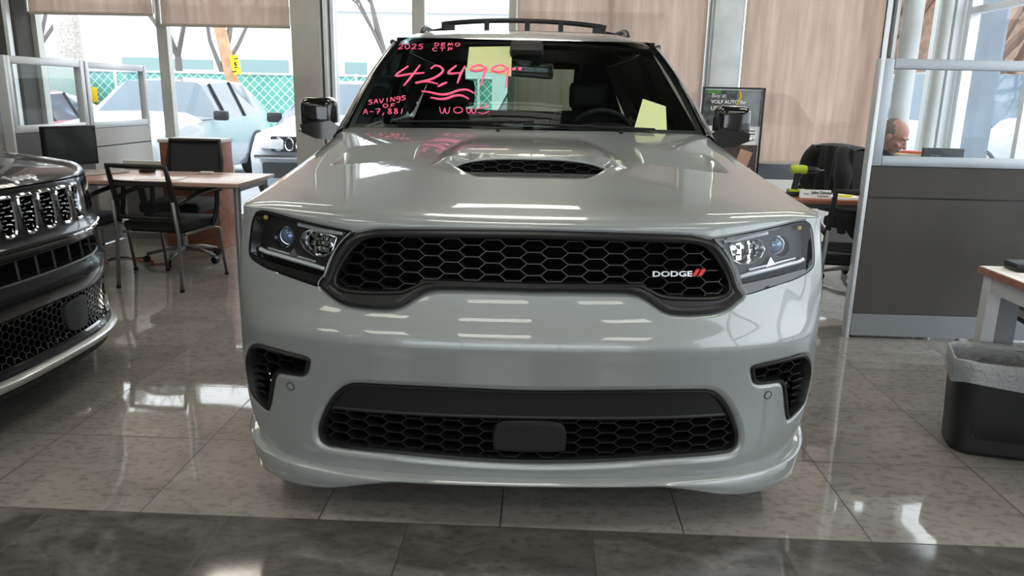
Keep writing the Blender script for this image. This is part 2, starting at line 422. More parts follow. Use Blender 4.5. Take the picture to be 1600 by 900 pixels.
def inset(poly,d):
    sg=1 if area2(poly)>0 else -1; n=len(poly); out=[]
    for i in range(n):
        a=poly[i-1]; b=poly[i]; c=poly[(i+1)%n]
        e1=(b[0]-a[0],b[1]-a[1]); e2=(c[0]-b[0],c[1]-b[1])
        l1=math.hypot(*e1) or 1e-9; l2=math.hypot(*e2) or 1e-9
        n1=(-e1[1]/l1,e1[0]/l1); n2=(-e2[1]/l2,e2[0]/l2)
        nx,ny=n1[0]+n2[0],n1[1]+n2[1]; l=math.hypot(nx,ny) or 1e-9; nx/=l;ny/=l
        k=1/max(.5,nx*n1[0]+ny*n1[1])
        out.append((b[0]+nx*d*k*sg,b[1]+ny*d*k*sg))
    return out
def mirror_poly(half):
    """half outline from (0,top) clockwise to (0,bottom) -> closed symmetric"""
    h=[(max(0.0,a),b) for a,b in half]
    return h+[(-a,b) for a,b in h[::-1][1:-1]]
def flipx(poly): return [(-a,b) for a,b in poly][::-1]

class Shell:
    """car body skin described by a plan curve and vertical profiles; surface coordinates (s,z)"""
    def __init__(S,pl,df,ds,zt,tail=True):
        S.pl=crspline(pl,14); S.al=[0.]
        for a,b in zip(S.pl,S.pl[1:]): S.al.append(S.al[-1]+math.dist(a,b))
        S.smax=S.al[-1]; S.df=smooth_tab(df); S.ds=smooth_tab(ds); S.zt=smooth_tab(zt); S.L=S.pl[-1][1]
    def p0(S,s):
        import bisect
        sg=-1 if s<0 else 1; s=min(abs(s),S.smax)
        i=min(max(bisect.bisect_right(S.al,s)-1,0),len(S.al)-2)
        t=(s-S.al[i])/(S.al[i+1]-S.al[i]+1e-12); a,b=S.pl[i],S.pl[i+1]
        return sg*(a[0]+(b[0]-a[0])*t), a[1]+(b[1]-a[1])*t
    def plan(S,s):
        x,y=S.p0(s); e=.02
        a=S.p0(max(-S.smax,s-e)); b=S.p0(min(S.smax,s+e))
        tx,ty=b[0]-a[0],b[1]-a[1]; l=math.hypot(tx,ty) or 1
        return x,y,ty/l,-tx/l
    def P(S,s,z,d=0):
        x,y,nx,ny=S.plan(s)
        w=ny*ny if y<1 else 0
        w=sstep(.15,.95,w)
        q=S.df(z)*w+S.ds(z)*(1-w)
        if y>S.L-.9: q=S.ds(z)+.04*sstep(S.L-.7,S.L-.2,y)*sstep(.7,1.1,z)
        q+=d
        return (x-nx*q,y-ny*q,z)
    def N(S,s,z):
        e=.004
        a=Vector(S.P(s+e,z))-Vector(S.P(s-e,z)); b=Vector(S.P(s,z+e))-Vector(S.P(s,z-e))
        n=a.cross(b); return n.normalized()
    def s_at_y(S,y):
        lo,hi=.3,S.smax
        for _ in range(40):
            m=(lo+hi)/2
            if S.p0(m)[1]<y: lo=m
            else: hi=m
        return (lo+hi)/2
    def s_at_x(S,x,hi=1.2):
        lo=0; sg=-1 if x<0 else 1; x=abs(x)
        for _ in range(40):
            m=(lo+hi)/2
            if S.p0(m)[0]<x: lo=m
            else: hi=m
        return sg*(lo+hi)/2
    def skin(S,outer,holes,step,depth=0,stepz=None):
        """triangulated patch of the skin with holes; returns MB, normals"""
        stepz=stepz or step
        vs=[];es=[]
        for poly in [outer]+holes:
            o=len(vs); n=len(poly); vs+=[Vector(p) for p in poly]; es+=[(o+i,o+(i+1)%n) for i in range(n)]
        x0=min(p[0] for p in outer);x1=max(p[0] for p in outer);z0=min(p[1] for p in outer);z1=max(p[1] for p in outer)
        nx=int((x1-x0)/step);nz=int((z1-z0)/stepz)
        bd=[p for poly in [outer]+holes for p in poly]
        cell={}
        for p in bd: cell.setdefault((int(p[0]//step),int(p[1]//step)),[]).append(p)
        for i in range(1,nx):
            for j in range(1,nz):
                x=x0+(x1-x0)*i/nx; z=z0+(z1-z0)*j/nz
                if not inpoly(x,z,outer) or any(inpoly(x,z,h) for h in holes): continue
                cx,cz=int(x//step),int(z//step); ok=True
                for a in(-1,0,1):
                    for b in(-1,0,1):
                        for p in cell.get((cx+a,cz+b),()):
                            if (p[0]-x)**2+(p[1]-z)**2<(.45*min(step,stepz))**2: ok=False
                if ok: vs.append(Vector((x,z)))
        r=delaunay_2d_cdt(vs,es,[],0,1e-6)
        mb=MB(); pv=r[0]
        mb.v=[S.P(p.x,p.y,depth) for p in pv]
        for f in r[2]:
            c=(pv[f[0]]+pv[f[1]]+pv[f[2]])/3
            if inpoly(c.x,c.y,outer) and not any(inpoly(c.x,c.y,h) for h in holes):
                a,b,d=(pv[i] for i in f[:3]); cr=(b-a).cross(d-a)
                mb.f.append(tuple(f) if cr>0 else tuple(f)[::-1])
        nr=[S.N(p.x,p.y) for p in pv]
        return mb,nr
    def ring(S,poly,steps):
        """loft a closed outline through (inset,depth) steps"""
        mb=MB(); n=len(poly); loops=[]
        for ins,dep in steps:
            q=inset(poly,ins) if ins else poly
            loops.append([S.P(a,b,dep) for a,b in q])
        for l in loops: mb.v+=l
        for i in range(len(loops)-1):
            for k in range(n):
                f=(i*n+k,i*n+(k+1)%n,(i+1)*n+(k+1)%n,(i+1)*n+k)
                mb.f.append(f if area2(poly)>0 else f[::-1])
        return mb
    def plate(S,poly,depth,thick=0):
        mb=MB()
        tri=tess(poly); mb.v=[S.P(a,b,depth) for a,b in poly]; mb.f=[t for t in tri]
        return mb
def hexgrid(mb,P,poly,cx,pz,w=.006,d0=.02,d1=.045,off=(0,0)):
    """honeycomb bars clipped to polygon"""
    x0=min(p[0] for p in poly);x1=max(p[0] for p in poly);z0=min(p[1] for p in poly);z1=max(p[1] for p in poly)
    def clip(a,b):
        ts=[0,1]; n=len(poly); dx,dy=b[0]-a[0],b[1]-a[1]
        for i in range(n):
            p,q=poly[i],poly[(i+1)%n]; ex,ey=q[0]-p[0],q[1]-p[1]; den=dx*ey-dy*ex
            if abs(den)<1e-12: continue
            t=((p[0]-a[0])*ey-(p[1]-a[1])*ex)/den; u=((p[0]-a[0])*dy-(p[1]-a[1])*dx)/den
            if 0<t<1 and 0<=u<=1: ts.append(t)
        ts.sort(); out=[]
        for t0,t1 in zip(ts,ts[1:]):
            m=(t0+t1)/2
            if t1-t0>1e-3 and inpoly(a[0]+dx*m,a[1]+dy*m,poly): out.append(((a[0]+dx*t0,a[1]+dy*t0),(a[0]+dx*t1,a[1]+dy*t1)))
        return out
    ni=int((x1-x0)/cx)+4; nj=int((z1-z0)/pz)+4
    ic=int(((x0+x1)/2)/cx)
    for i in range(-ni//2-2,ni//2+3):
        X=(i+ic)*cx+off[0]
        for j in range(-2,nj):
            Z=z0+j*pz+(pz/2 if (i+ic)%2 else 0)+off[1]
            for a,b in (((X-cx/3,Z+pz/2),(X+cx/3,Z+pz/2)),((X+cx/3,Z+pz/2),(X+2*cx/3,Z)),((X+2*cx/3,Z),(X+cx/3,Z-pz/2))):
                for p,q in clip(a,b):
                    dx,dz=q[0]-p[0],q[1]-p[1]; l=math.hypot(dx,dz)
                    nx,nz=-dz/l*w/2,dx/l*w/2
                    vs=[]
                    for c in(p,q):
                        vs+=[P(c[0]+nx*.5,c[1]+nz*.5,d0),P(c[0]-nx*.5,c[1]-nz*.5,d0),P(c[0]-nx*1.3,c[1]-nz*1.3,d1),P(c[0]+nx*1.3,c[1]+nz*1.3,d1)]
                    mb.add(vs,[(0,1,5,4),(1,2,6,5),(2,3,7,6),(3,0,4,7)])
    return mb
def text_mb(s,size,fn,depth,font_shear=0,thick=.0,align='CENTER',boldoff=0):
    """text as mesh: fn(x,y,d)->3D"""
    cu=bpy.data.curves.new('txt','FONT'); cu.body=s; cu.size=size; cu.align_x=align; cu.shear=font_shear; cu.offset=boldoff
    cu.extrude=depth; cu.resolution_u=3
    o=bpy.data.objects.new('txt',cu); COL.objects.link(o)
    dg=bpy.context.evaluated_depsgraph_get(); dg.update()
    me=bpy.data.meshes.new_from_object(o.evaluated_get(dg))
    mb=MB(); mb.v=[fn(v.co.x,v.co.y,v.co.z) for v in me.vertices]; mb.f=[tuple(p.vertices) for p in me.polygons]
    bpy.data.objects.remove(o); bpy.data.curves.remove(cu); bpy.data.meshes.remove(me)
    return mb
BAKED={'grille_outer':[(0,0.9673),(0.2676,0.9645),(0.4543,0.9596),(0.5179,0.9536),(0.5728,0.9361),(0.6101,0.9018),(0.6417,0.854),(0.6596,0.8061),(0.68,0.776),(0.6575,0.7596),(0.6214,0.7381),(0.5804,0.7253),(0.5158,0.7203),(0.447,0.7215),(0.4102,0.7302),(0.3799,0.7483),(0.3495,0.7682),(0.3192,0.7796),(0.2705,0.7851),(0.0917,0.7859),(0,0.7846)],'grille_inner':[(0,0.945),(0.3906,0.9439),(0.4914,0.9369),(0.5363,0.9233),(0.5694,0.8967),(0.5967,0.8611),(0.6176,0.8252),(0.6243,0.7898),(0.5898,0.7734),(0.518,0.7712),(0.4174,0.7764),(0.3803,0.788),(0.3433,0.8054),(0.3067,0.8111),(0,0.8094)],'lamp_outer':[(0.5679,0.9468),(0.5968,0.9506),(0.7232,0.9648),(0.8408,0.9796),(0.9286,0.9917),(0.9523,0.9912),(0.9693,0.9829),(0.9788,0.9591),(0.982,0.9181),(0.9812,0.8624),(0.975,0.8442),(0.9551,0.8289),(0.8936,0.8077),(0.7842,0.7883),(0.682,0.7711),(0.6639,0.7884),(0.6311,0.872),(0.6054,0.9097)],'lens':[(0.5952,0.9483),(0.7231,0.9628),(0.8406,0.9777),(0.9285,0.9897),(0.9522,0.9892),(0.9667,0.9809),(0.9761,0.9592),(0.9793,0.9182),(0.9727,0.8568),(0.9556,0.8442),(0.8296,0.8265),(0.6787,0.8074),(0.6691,0.8097),(0.6451,0.8716),(0.6147,0.9154)],'intake':[(0,0.472),(0.2801,0.4761),(0.5288,0.4736),(0.5817,0.4662),(0.6108,0.4489),(0.6428,0.4161),(0.6742,0.3659),(0.6977,0.3093),(0.6984,0.2681),(0.6778,0.2462),(0.6214,0.2413),(0.4228,0.2379),(0.172,0.2264),(0,0.2221)],'vent':[(0.7081,0.5427),(0.7245,0.5499),(0.8302,0.5589),(0.9114,0.5618),(0.9543,0.5511),(0.985,0.5272),(1.01,0.485),(1.014,0.445),(1.007,0.402),(0.995,0.365),(0.9227,0.3271),(0.9049,0.3357),(0.8893,0.3702),(0.8689,0.4294),(0.8532,0.463),(0.8358,0.4747),(0.7941,0.4764),(0.747,0.4795),(0.7259,0.4914),(0.7131,0.5185)],'sensor':[(0.7917,0.4388)],'proj':[(0.8694,0.9104)],'refl':[(0.7392,0.9)],'strokes':{'year_writing':[[(-0.9707,0.9661),(-0.9625,0.9825),(-0.9385,0.9614),(-0.9362,0.9269),(-0.9488,0.8956),(-0.9139,0.8976)],[(-0.9046,0.974),(-0.9152,0.9581),(-0.9048,0.9228),(-0.8808,0.8871),(-0.8681,0.9017),(-0.877,0.9402),(-0.9046,0.974)],[(-0.8606,0.9508),(-0.8519,0.967),(-0.8295,0.947),(-0.8287,0.9135),(-0.8423,0.8827),(-0.8082,0.8854)],[(-0.7795,0.9583),(-0.8028,0.9567),(-0.7975,0.9266),(-0.7759,0.9202),(-0.7633,0.8905),(-0.7744,0.8756),(-0.7927,0.8854)]],'demo_writing':[[(-0.6878,0.9693),(-0.677,0.9133)],[(-0.6951,0.9671),(-0.6709,0.9649),(-0.6524,0.9383),(-0.662,0.9147),(-0.6797,0.9162)],[(-0.6071,0.9596),(-0.6329,0.9617),(-0.6247,0.9118),(-0.5975,0.9099)],[(-0.6268,0.9363),(-0.6051,0.9346)],[(-0.5756,0.9058),(-0.5814,0.9578),(-0.5623,0.9236),(-0.5577,0.9562),(-0.539,0.9036)],[(-0.5152,0.9563),(-0.5275,0.9405),(-0.5201,0.9132),(-0.5046,0.9018),(-0.4923,0.9171),(-0.4994,0.9445),(-0.5152,0.9563)],[(-0.6486,0.8758),(-0.6709,0.8853),(-0.6784,0.8601),(-0.6599,0.8337),(-0.6412,0.8373)],[(-0.6296,0.8796),(-0.5893,0.8769)],[(-0.6094,0.8782),(-0.6022,0.8299)],[(-0.5638,0.878),(-0.5589,0.8275)],[(-0.5692,0.8757),(-0.5408,0.8716),(-0.5371,0.8537),(-0.5598,0.8499)]],'price_writing':[[(-0.7894,0.6298),(-0.8414,0.5094),(-0.7513,0.525),(-0.6566,0.5367)],[(-0.7113,0.6353),(-0.7305,0.5044),(-0.7536,0.3934)],[(-0.6255,0.5857),(-0.6039,0.6238),(-0.5609,0.6028),(-0.538,0.5518),(-0.5634,0.492),(-0.6083,0.4521),(-0.6865,0.4197),(-0.6208,0.4352),(-0.5429,0.4088)],[(-0.4886,0.425),(-0.514,0.403),(-0.5372,0.3787)],[(-0.4622,0.6214),(-0.5003,0.5281),(-0.4146,0.5317)],[(-0.4041,0.6125),(-0.4169,0.5197),(-0.4223,0.4164)],[(-0.261,0.5885),(-0.3064,0.6249),(-0.3465,0.6089),(-0.3602,0.5727),(-0.3272,0.5526),(-0.2876,0.565),(-0.2618,0.5963),(-0.2697,0.4906),(-0.2777,0.3862)],[(-0.1204,0.58),(-0.1641,0.6264),(-0.2085,0.6048),(-0.224,0.5703),(-0.1919,0.5433),(-0.1519,0.5547),(-0.1208,0.5908),(-0.1234,0.4932),(-0.128,0.3825)],[(-0.092,0.5916),(-0.0751,0.572)],[(-0.0756,0.5952),(-0.0897,0.5685)],[(-0.055,0.5959),(-0.0366,0.5702)],[(-0.0352,0.5966),(-0.053,0.5727)]],'underline_writing':[[(-0.6262,0.3327),(-0.5728,0.3205),(-0.5148,0.2997),(-0.4618,0.3024),(-0.4063,0.3388),(-0.3537,0.3457),(-0.3066,0.3115)],[(-0.5586,0.2681),(-0.5068,0.2545),(-0.4659,0.2573),(-0.4213,0.285),(-0.3766,0.2879),(-0.334,0.2563)]],'savings_writing':[[(-0.9122,0.2452),(-0.9261,0.2471),(-0.9309,0.2344),(-0.9081,0.2228),(-0.9075,0.2068),(-0.9247,0.2056)],[(-0.8904,0.2081),(-0.89,0.2543),(-0.8673,0.2128)],[(-0.8902,0.2264),(-0.8752,0.2295)],[(-0.8693,0.2585),(-0.8469,0.217),(-0.846,0.2632)],[(-0.824,0.2677),(-0.8131,0.224)],[(-0.7929,0.2283),(-0.8008,0.2725),(-0.7727,0.2325),(-0.779,0.277)],[(-0.746,0.277),(-0.7613,0.2807),(-0.7648,0.2615),(-0.7517,0.2551),(-0.7443,0.2704),(-0.7387,0.2263),(-0.7546,0.2229)],[(-0.7155,0.2857),(-0.7288,0.2876),(-0.7341,0.2749),(-0.7128,0.2633),(-0.7131,0.2474),(-0.7296,0.2461)],[(-0.8179,0.2079),(-0.8289,0.1976),(-0.8223,0.1804),(-0.8083,0.1735),(-0.7974,0.1837),(-0.8038,0.2009),(-0.8179,0.2079)],[(-0.7591,0.2076),(-0.7793,0.206),(-0.7775,0.1735)],[(-0.7786,0.1905),(-0.7615,0.1905)],[(-0.9262,0.1087),(-0.9255,0.1573),(-0.8996,0.1096)],[(-0.9259,0.128),(-0.9085,0.1285)],[(-0.8934,0.1338),(-0.8715,0.1345)],[(-0.8644,0.1566),(-0.8386,0.1598),(-0.842,0.1116)],[(-0.8503,0.1352),(-0.8355,0.1381)],[(-0.8039,0.1225),(-0.8067,0.0989)],[(-0.767,0.1548),(-0.7811,0.1616),(-0.7841,0.1494),(-0.7602,0.1288),(-0.7657,0.1145),(-0.7787,0.1234),(-0.7733,0.1378),(-0.767,0.1548)],[(-0.7311,0.1561),(-0.7451,0.1628),(-0.7481,0.1507),(-0.7247,0.1302),(-0.7303,0.1159),(-0.7431,0.1248),(-0.7376,0.1392),(-0.7311,0.1561)],[(-0.7033,0.1642),(-0.6996,0.1172)]],'wow_writing':[[(-0.4903,0.18),(-0.4762,0.1303),(-0.4614,0.1278),(-0.4592,0.1691),(-0.4471,0.128),(-0.4328,0.1283),(-0.4319,0.1807)],[(-0.3855,0.1815),(-0.4063,0.1644),(-0.3997,0.137),(-0.3783,0.1266),(-0.3576,0.1433),(-0.3639,0.1707),(-0.3855,0.1815)],[(-0.3393,0.1823),(-0.328,0.1331),(-0.3136,0.1307),(-0.3094,0.1717),(-0.2995,0.131),(-0.2854,0.1313),(-0.2819,0.1834)],[(-0.267,0.2166),(-0.2629,0.1873)],[(-0.2296,0.2197),(-0.2274,0.1916)],[(-0.2687,0.1335),(-0.2363,0.1254),(-0.2084,0.1463)],[(-0.2687,0.1722),(-0.2124,0.1827)]]},'paper1':[(-0.4227,0.926),(-0.1073,0.9354),(-0.0981,0.5231),(-0.2343,0.5655),(-0.3898,0.5885)],'paper2':[(0.6996,0.3313),(0.8289,0.2646),(0.7658,0.0047),(0.5743,0.0242)]}
# ================================================================ the big silver SUV
PLN=[(0,.02),(.15,.022),(.3,.028),(.45,.042),(.6,.066),(.72,.098),(.82,.14),(.9,.192),(.955,.255),(.977,.33),(.984,.45),(.984,.8),(.982,1.6),(.98,3.0),(.972,4.0),(.955,4.5),(.92,4.82),(.85,4.97),(.7,5.04),(.4,5.08),(0,5.09)]
DF=[(.15,.045),(.19,.036),(.24,.03),(.3,.028),(.38,.026),(.46,.02),(.54,.010),(.595,.002),(.618,.0),(.634,.003),(.66,.013),(.70,.030),(.75,.047),(.80,.060),(.87,.072),(.93,.083),(.97,.095),(1.1,.13)]
DS=[(.15,.055),(.22,.036),(.32,.012),(.45,.0),(.6,-.002),(.75,.0),(.86,.012),(.95,.026),(1.0,.03),(1.05,.034),(1.15,.05)]
ZT=[(0,.973),(.30,.971),(.46,.966),(.52,.960),(.568,.953),(.60,.956),(.723,.970),(.84,.985),(.929,.997),(1.0,1.0),(1.28,1.0),(1.88,1.05),(2.3,1.10),(2.7,1.14),(5.0,1.17),(6.5,1.17)]
SH=Shell(PLN,DF,DS,ZT)
car=thing('sport_utility_vehicle','large silver sport utility vehicle facing the camera with pink price writing on its windshield','car',(-.013,2.19,0),R_(2.5))
car['label']='large silver sport utility vehicle facing the camera with pink price writing on its windshield'
gro=mirror_poly(BAKED['grille_outer'][:1]+BAKED['grille_outer'][1:])
gri=mirror_poly(BAKED['grille_inner']); itk=mirror_poly(BAKED['intake'])
gro=smooth_closed(gro[::-1],.015); gri=smooth_closed(gri[::-1],.015); itk=smooth_closed(itk[::-1],.015)
if area2(gro)<0: gro=gro[::-1]
if area2(gri)<0: gri=gri[::-1]
if area2(itk)<0: itk=itk[::-1]
def side_poly(k,sg,step=.012,sharp=False):
    p=list(BAKED[k]); 
    p=resample(p,step) if sharp else smooth_closed(p,step)
    if sg<0: p=[(-a,b) for a,b in p]
    if area2(p)<0: p=p[::-1]
    return p
vents={sg:side_poly('vent',sg) for sg in(-1,1)}
lamps={sg:side_poly('lamp_outer',sg,.015) for sg in(-1,1)}
lenses={sg:side_poly('lens',sg,.015) for sg in(-1,1)}
zs=smooth_tab([(0,.168),(.3,.169),(.587,.1706),(.75,.176),(.846,.182),(.95,.198),(1.05,.225),(1.15,.25),(1.3,.26)])
SB=1.12
outer=[(s/50*SB,zs(abs(s/50*SB))) for s in range(-50,51)]+[(SB,z) for z in (.35,.5,.65,.8,.9)]+[(s/100*SB,SH.zt(abs(s/100*SB))) for s in range(100,-101,-1)]+[(-SB,z) for z in (.9,.8,.65,.5,.35)]
# lamp hole reaches past the upper edge of the skin so the hood meets the lamp directly
def raised(p): return [(a,b+(.02 if b>SH.zt(abs(a))-.02 and abs(a)<.955 else 0)) for a,b in p]
gro_hole=[(a,b+(.02 if b>.945 else 0)) for a,b in inset(gro,-.014)]
vent_hole={sg:inset(vents[sg],-.012) for sg in(-1,1)}
itk_hole=inset(itk,-.022)
mb,nr=SH.skin(outer,[gro_hole,itk_hole,vent_hole[-1],vent_hole[1],raised(lamps[-1]),raised(lamps[1])],.016)
bumper=obj('front_bumper',mb,MT['paint'],car,180,nr)
# painted fillets rolling into the openings
for nm,poly,w in(('intake',itk,.022),('grille',gro,.014)):
    obj('bumper_lip',SH.ring(poly,[(-w,0),(-w*.6,.002),(-w*.25,.007),(0,.016),(0,.03)]),MT['paint'],bumper)
for sg in(-1,1):
    obj('bumper_lip',SH.ring(vents[sg],[(-.012,0),(-.006,.002),(0,.008),(0,.02)]),MT['paint'],bumper)
# near-black block added as engine bay shade behind the openings
obj('bay_shade_block',MB().box((0,.72,.55),(1.36,.9,.66)),MT['shade_black'],car)
# --- grille
gp,gn=SH.skin(gro,[gri],.02,depth=-.004)
grille=obj('front_grille',gp,MT['satin_black'],car,180,gn)
rg=SH.ring(gro,[(0,.02),(0,-.002),(.004,-.008),(.012,-.011),(.020,-.008),(.024,-.004)])
obj('grille_bead',rg,MT['satin_black'],grille)
obj('grille_frame',SH.ring(gri,[(-.012,-.004),(-.006,-.009),(0,-.006),(0,.06)]),MT['satin_black'],grille)
hx=MB(); hexgrid(hx,SH.P,gri,.0640,.0350,.0052,.016,.042,(0,.006)); obj('honeycomb_mesh',hx,MT['hexm'],grille,0)
obj('backing_plate',SH.plate(gri,.065),MT['shade_black'],grille)
bd=text_mb('DODGE',.0245,lambda x,y,d:SH.P(.433+x*1.5,.8355+y*.92,-.004-d),.002,0,boldoff=.0006)
obj('letter_badge',bd,MT['badge_silver'],grille,0)
for k in range(2):
    x0=.497+.019*k
    obj('red_stripe_badge',MB().prism([(x0,.8365),(x0+.012,.8365),(x0+.026,.857),(x0+.014,.857)],lambda a,b,d:SH.P(a,b,-d),.001,.008),MT['badge_red'],grille,0)
# --- lower intake
intake=obj('lower_intake',SH.ring(itk,[(0,.03),(0,.010),(.004,.006),(.012,.008),(.016,.02),(.016,.07)]),MT['satin_black'],car)
ii=inset(itk,.014)
sp=.368
up=[p for p in ii]
def clipz(poly,z,keep_up):
    out=[]; n=len(poly)
    for i in range(n):
        a,b=poly[i],poly[(i+1)%n]; ia=(a[1]>z)==keep_up; ib=(b[1]>z)==keep_up
        if ia: out.append(a)
        if ia!=ib:
            t=(z-a[1])/(b[1]-a[1]); out.append((a[0]+(b[0]-a[0])*t,z))
    return out
top=resample(clipz(ii,sp+.008,True),.03)
tm,tn=SH.skin(top,[],.05,depth=.022); obj('upper_panel',tm,MT['satin_black'],intake,180,tn)
obj('panel_edge',MB().tube([SH.P(s/20*.655,sp+.008,.026) for s in range(-20,21)],.008,8),MT['satin_black'],intake)
low=clipz(ii,sp+.006,False)
hx=MB(); hexgrid(hx,SH.P,low,.0625,.0345,.0062,.020,.05,(0.0,.004)); obj('honeycomb_mesh',hx,MT['hexm'],intake,0)
obj('backing_plate',SH.plate(resample(low,.04),.075),MT['shade_black'],intake)
rad=smooth_closed([(-.118,.315),(-.105,.355),(-.06,.367),(.06,.367),(.105,.355),(.118,.315),(.115,.275),(.095,.262),(-.095,.262),(-.115,.275)],.015)
rm=SH.ring(rad,[(0,.04),(0,.014),(.004,.009),(.012,.008)]); q=SH.plate(inset(rad,.012),.008); 
if area2(rad)>0: pass
rm.add(q.v,q.f if area2(rad)>0 else [f[::-1] for f in q.f]); obj('sensor_cover',rm,MT['matte_black'],intake)
for x in(-.20,.205):
    obj('panel_clip',MB().box(SH.P(x,.425,.02),(.004,.006,.014)),MT['matte_black'],intake)
# --- side vents
for sg in(-1,1):
    v=vents[sg]
    ve=obj('side_vent',SH.ring(v,[(0,.02),(0,.004),(.004,.0),(.011,.001),(.014,.010),(.014,.07)]),MT['satin_black'],car)
    vi=inset(v,.010)
    obj('vent_back',SH.plate(vi,.075).add(*(lambda m:(m.v,m.f))(SH.plate(inset(v,-.035),.082))),MT['shade_black'],ve)  # wider second plate added to stop light leaking into the vent
    hx=MB(); armp=clipz(vi,.475,True); hexgrid(hx,SH.P,armp,.062,.036,.006,.022,.05,(.012*sg,.008)); obj('honeycomb_mesh',hx,MT['hexm'],ve,0)
    for k in range(6):
        z=.462-.0255*k
        sl=MB(); a,b=.925+.004*k,1.0-.006*max(0,k-2)
        sl.v=[SH.P(sg*a,z,.018),SH.P(sg*b,z+.004,.018),SH.P(sg*b,z-.004,.06),SH.P(sg*a,z-.008,.06),SH.P(sg*a,z-.006,.018),SH.P(sg*b,z-.002,.018),SH.P(sg*b,z-.01,.06),SH.P(sg*a,z-.014,.06)]
        sl.f=[(0,1,2,3),(4,7,6,5),(0,4,5,1),(1,5,6,2),(3,2,6,7),(0,3,7,4)]
        obj('vent_slat',sl,MT['hexm'],ve,0)
    # parking sensor
    c=Vector(SH.P(sg*.791,.4388,-.001)); n=SH.N(sg*.791,.4388); 
    Mx=n.to_track_quat('Z','Y').to_matrix().to_4x4()
    sn=MB().lathe([(.014,-.004),(.0145,.0012),(.0125,.002),(.012,-.001)],c,'Z',20,Mx); obj('sensor_ring',sn,MT['dgrey'],bumper)
    obj('parking_sensor',MB().lathe([(.012,-.002),(.0115,.0012),(.001,.0018)],c,'Z',20,Mx),MT['paint'],bumper)
# --- splitter
zb=smooth_tab([(0,.150),(.38,.149),(.46,.144),(.55,.128),(.64,.108),(.72,.098),(.82,.096),(.93,.104),(1.0,.118),(1.08,.145),(1.15,.18)])
spm=MB(); ss=[i/70*1.13 for i in range(-70,71)]
def spl(s,k):
    a=abs(s); t,b=zs(a),zb(a)
    return [SH.P(s,t+.004,.012),SH.P(s,t,-.012),SH.P(s,t-.004,-.026),SH.P(s,t-.010,-.033),SH.P(s,(t+b)/2,-.037),SH.P(s,b+.006,-.035),SH.P(s,b,-.028),SH.P(s,b+.001,.03),SH.P(s,b+.02,.10)][k]
spm.grid(spl,ss,list(range(9)),True); obj('front_splitter',fixn(obj('x',spm,MT['paint'])).data and spm,MT['paint'],car,50)
bpy.data.objects.remove(bpy.data.objects['x'])
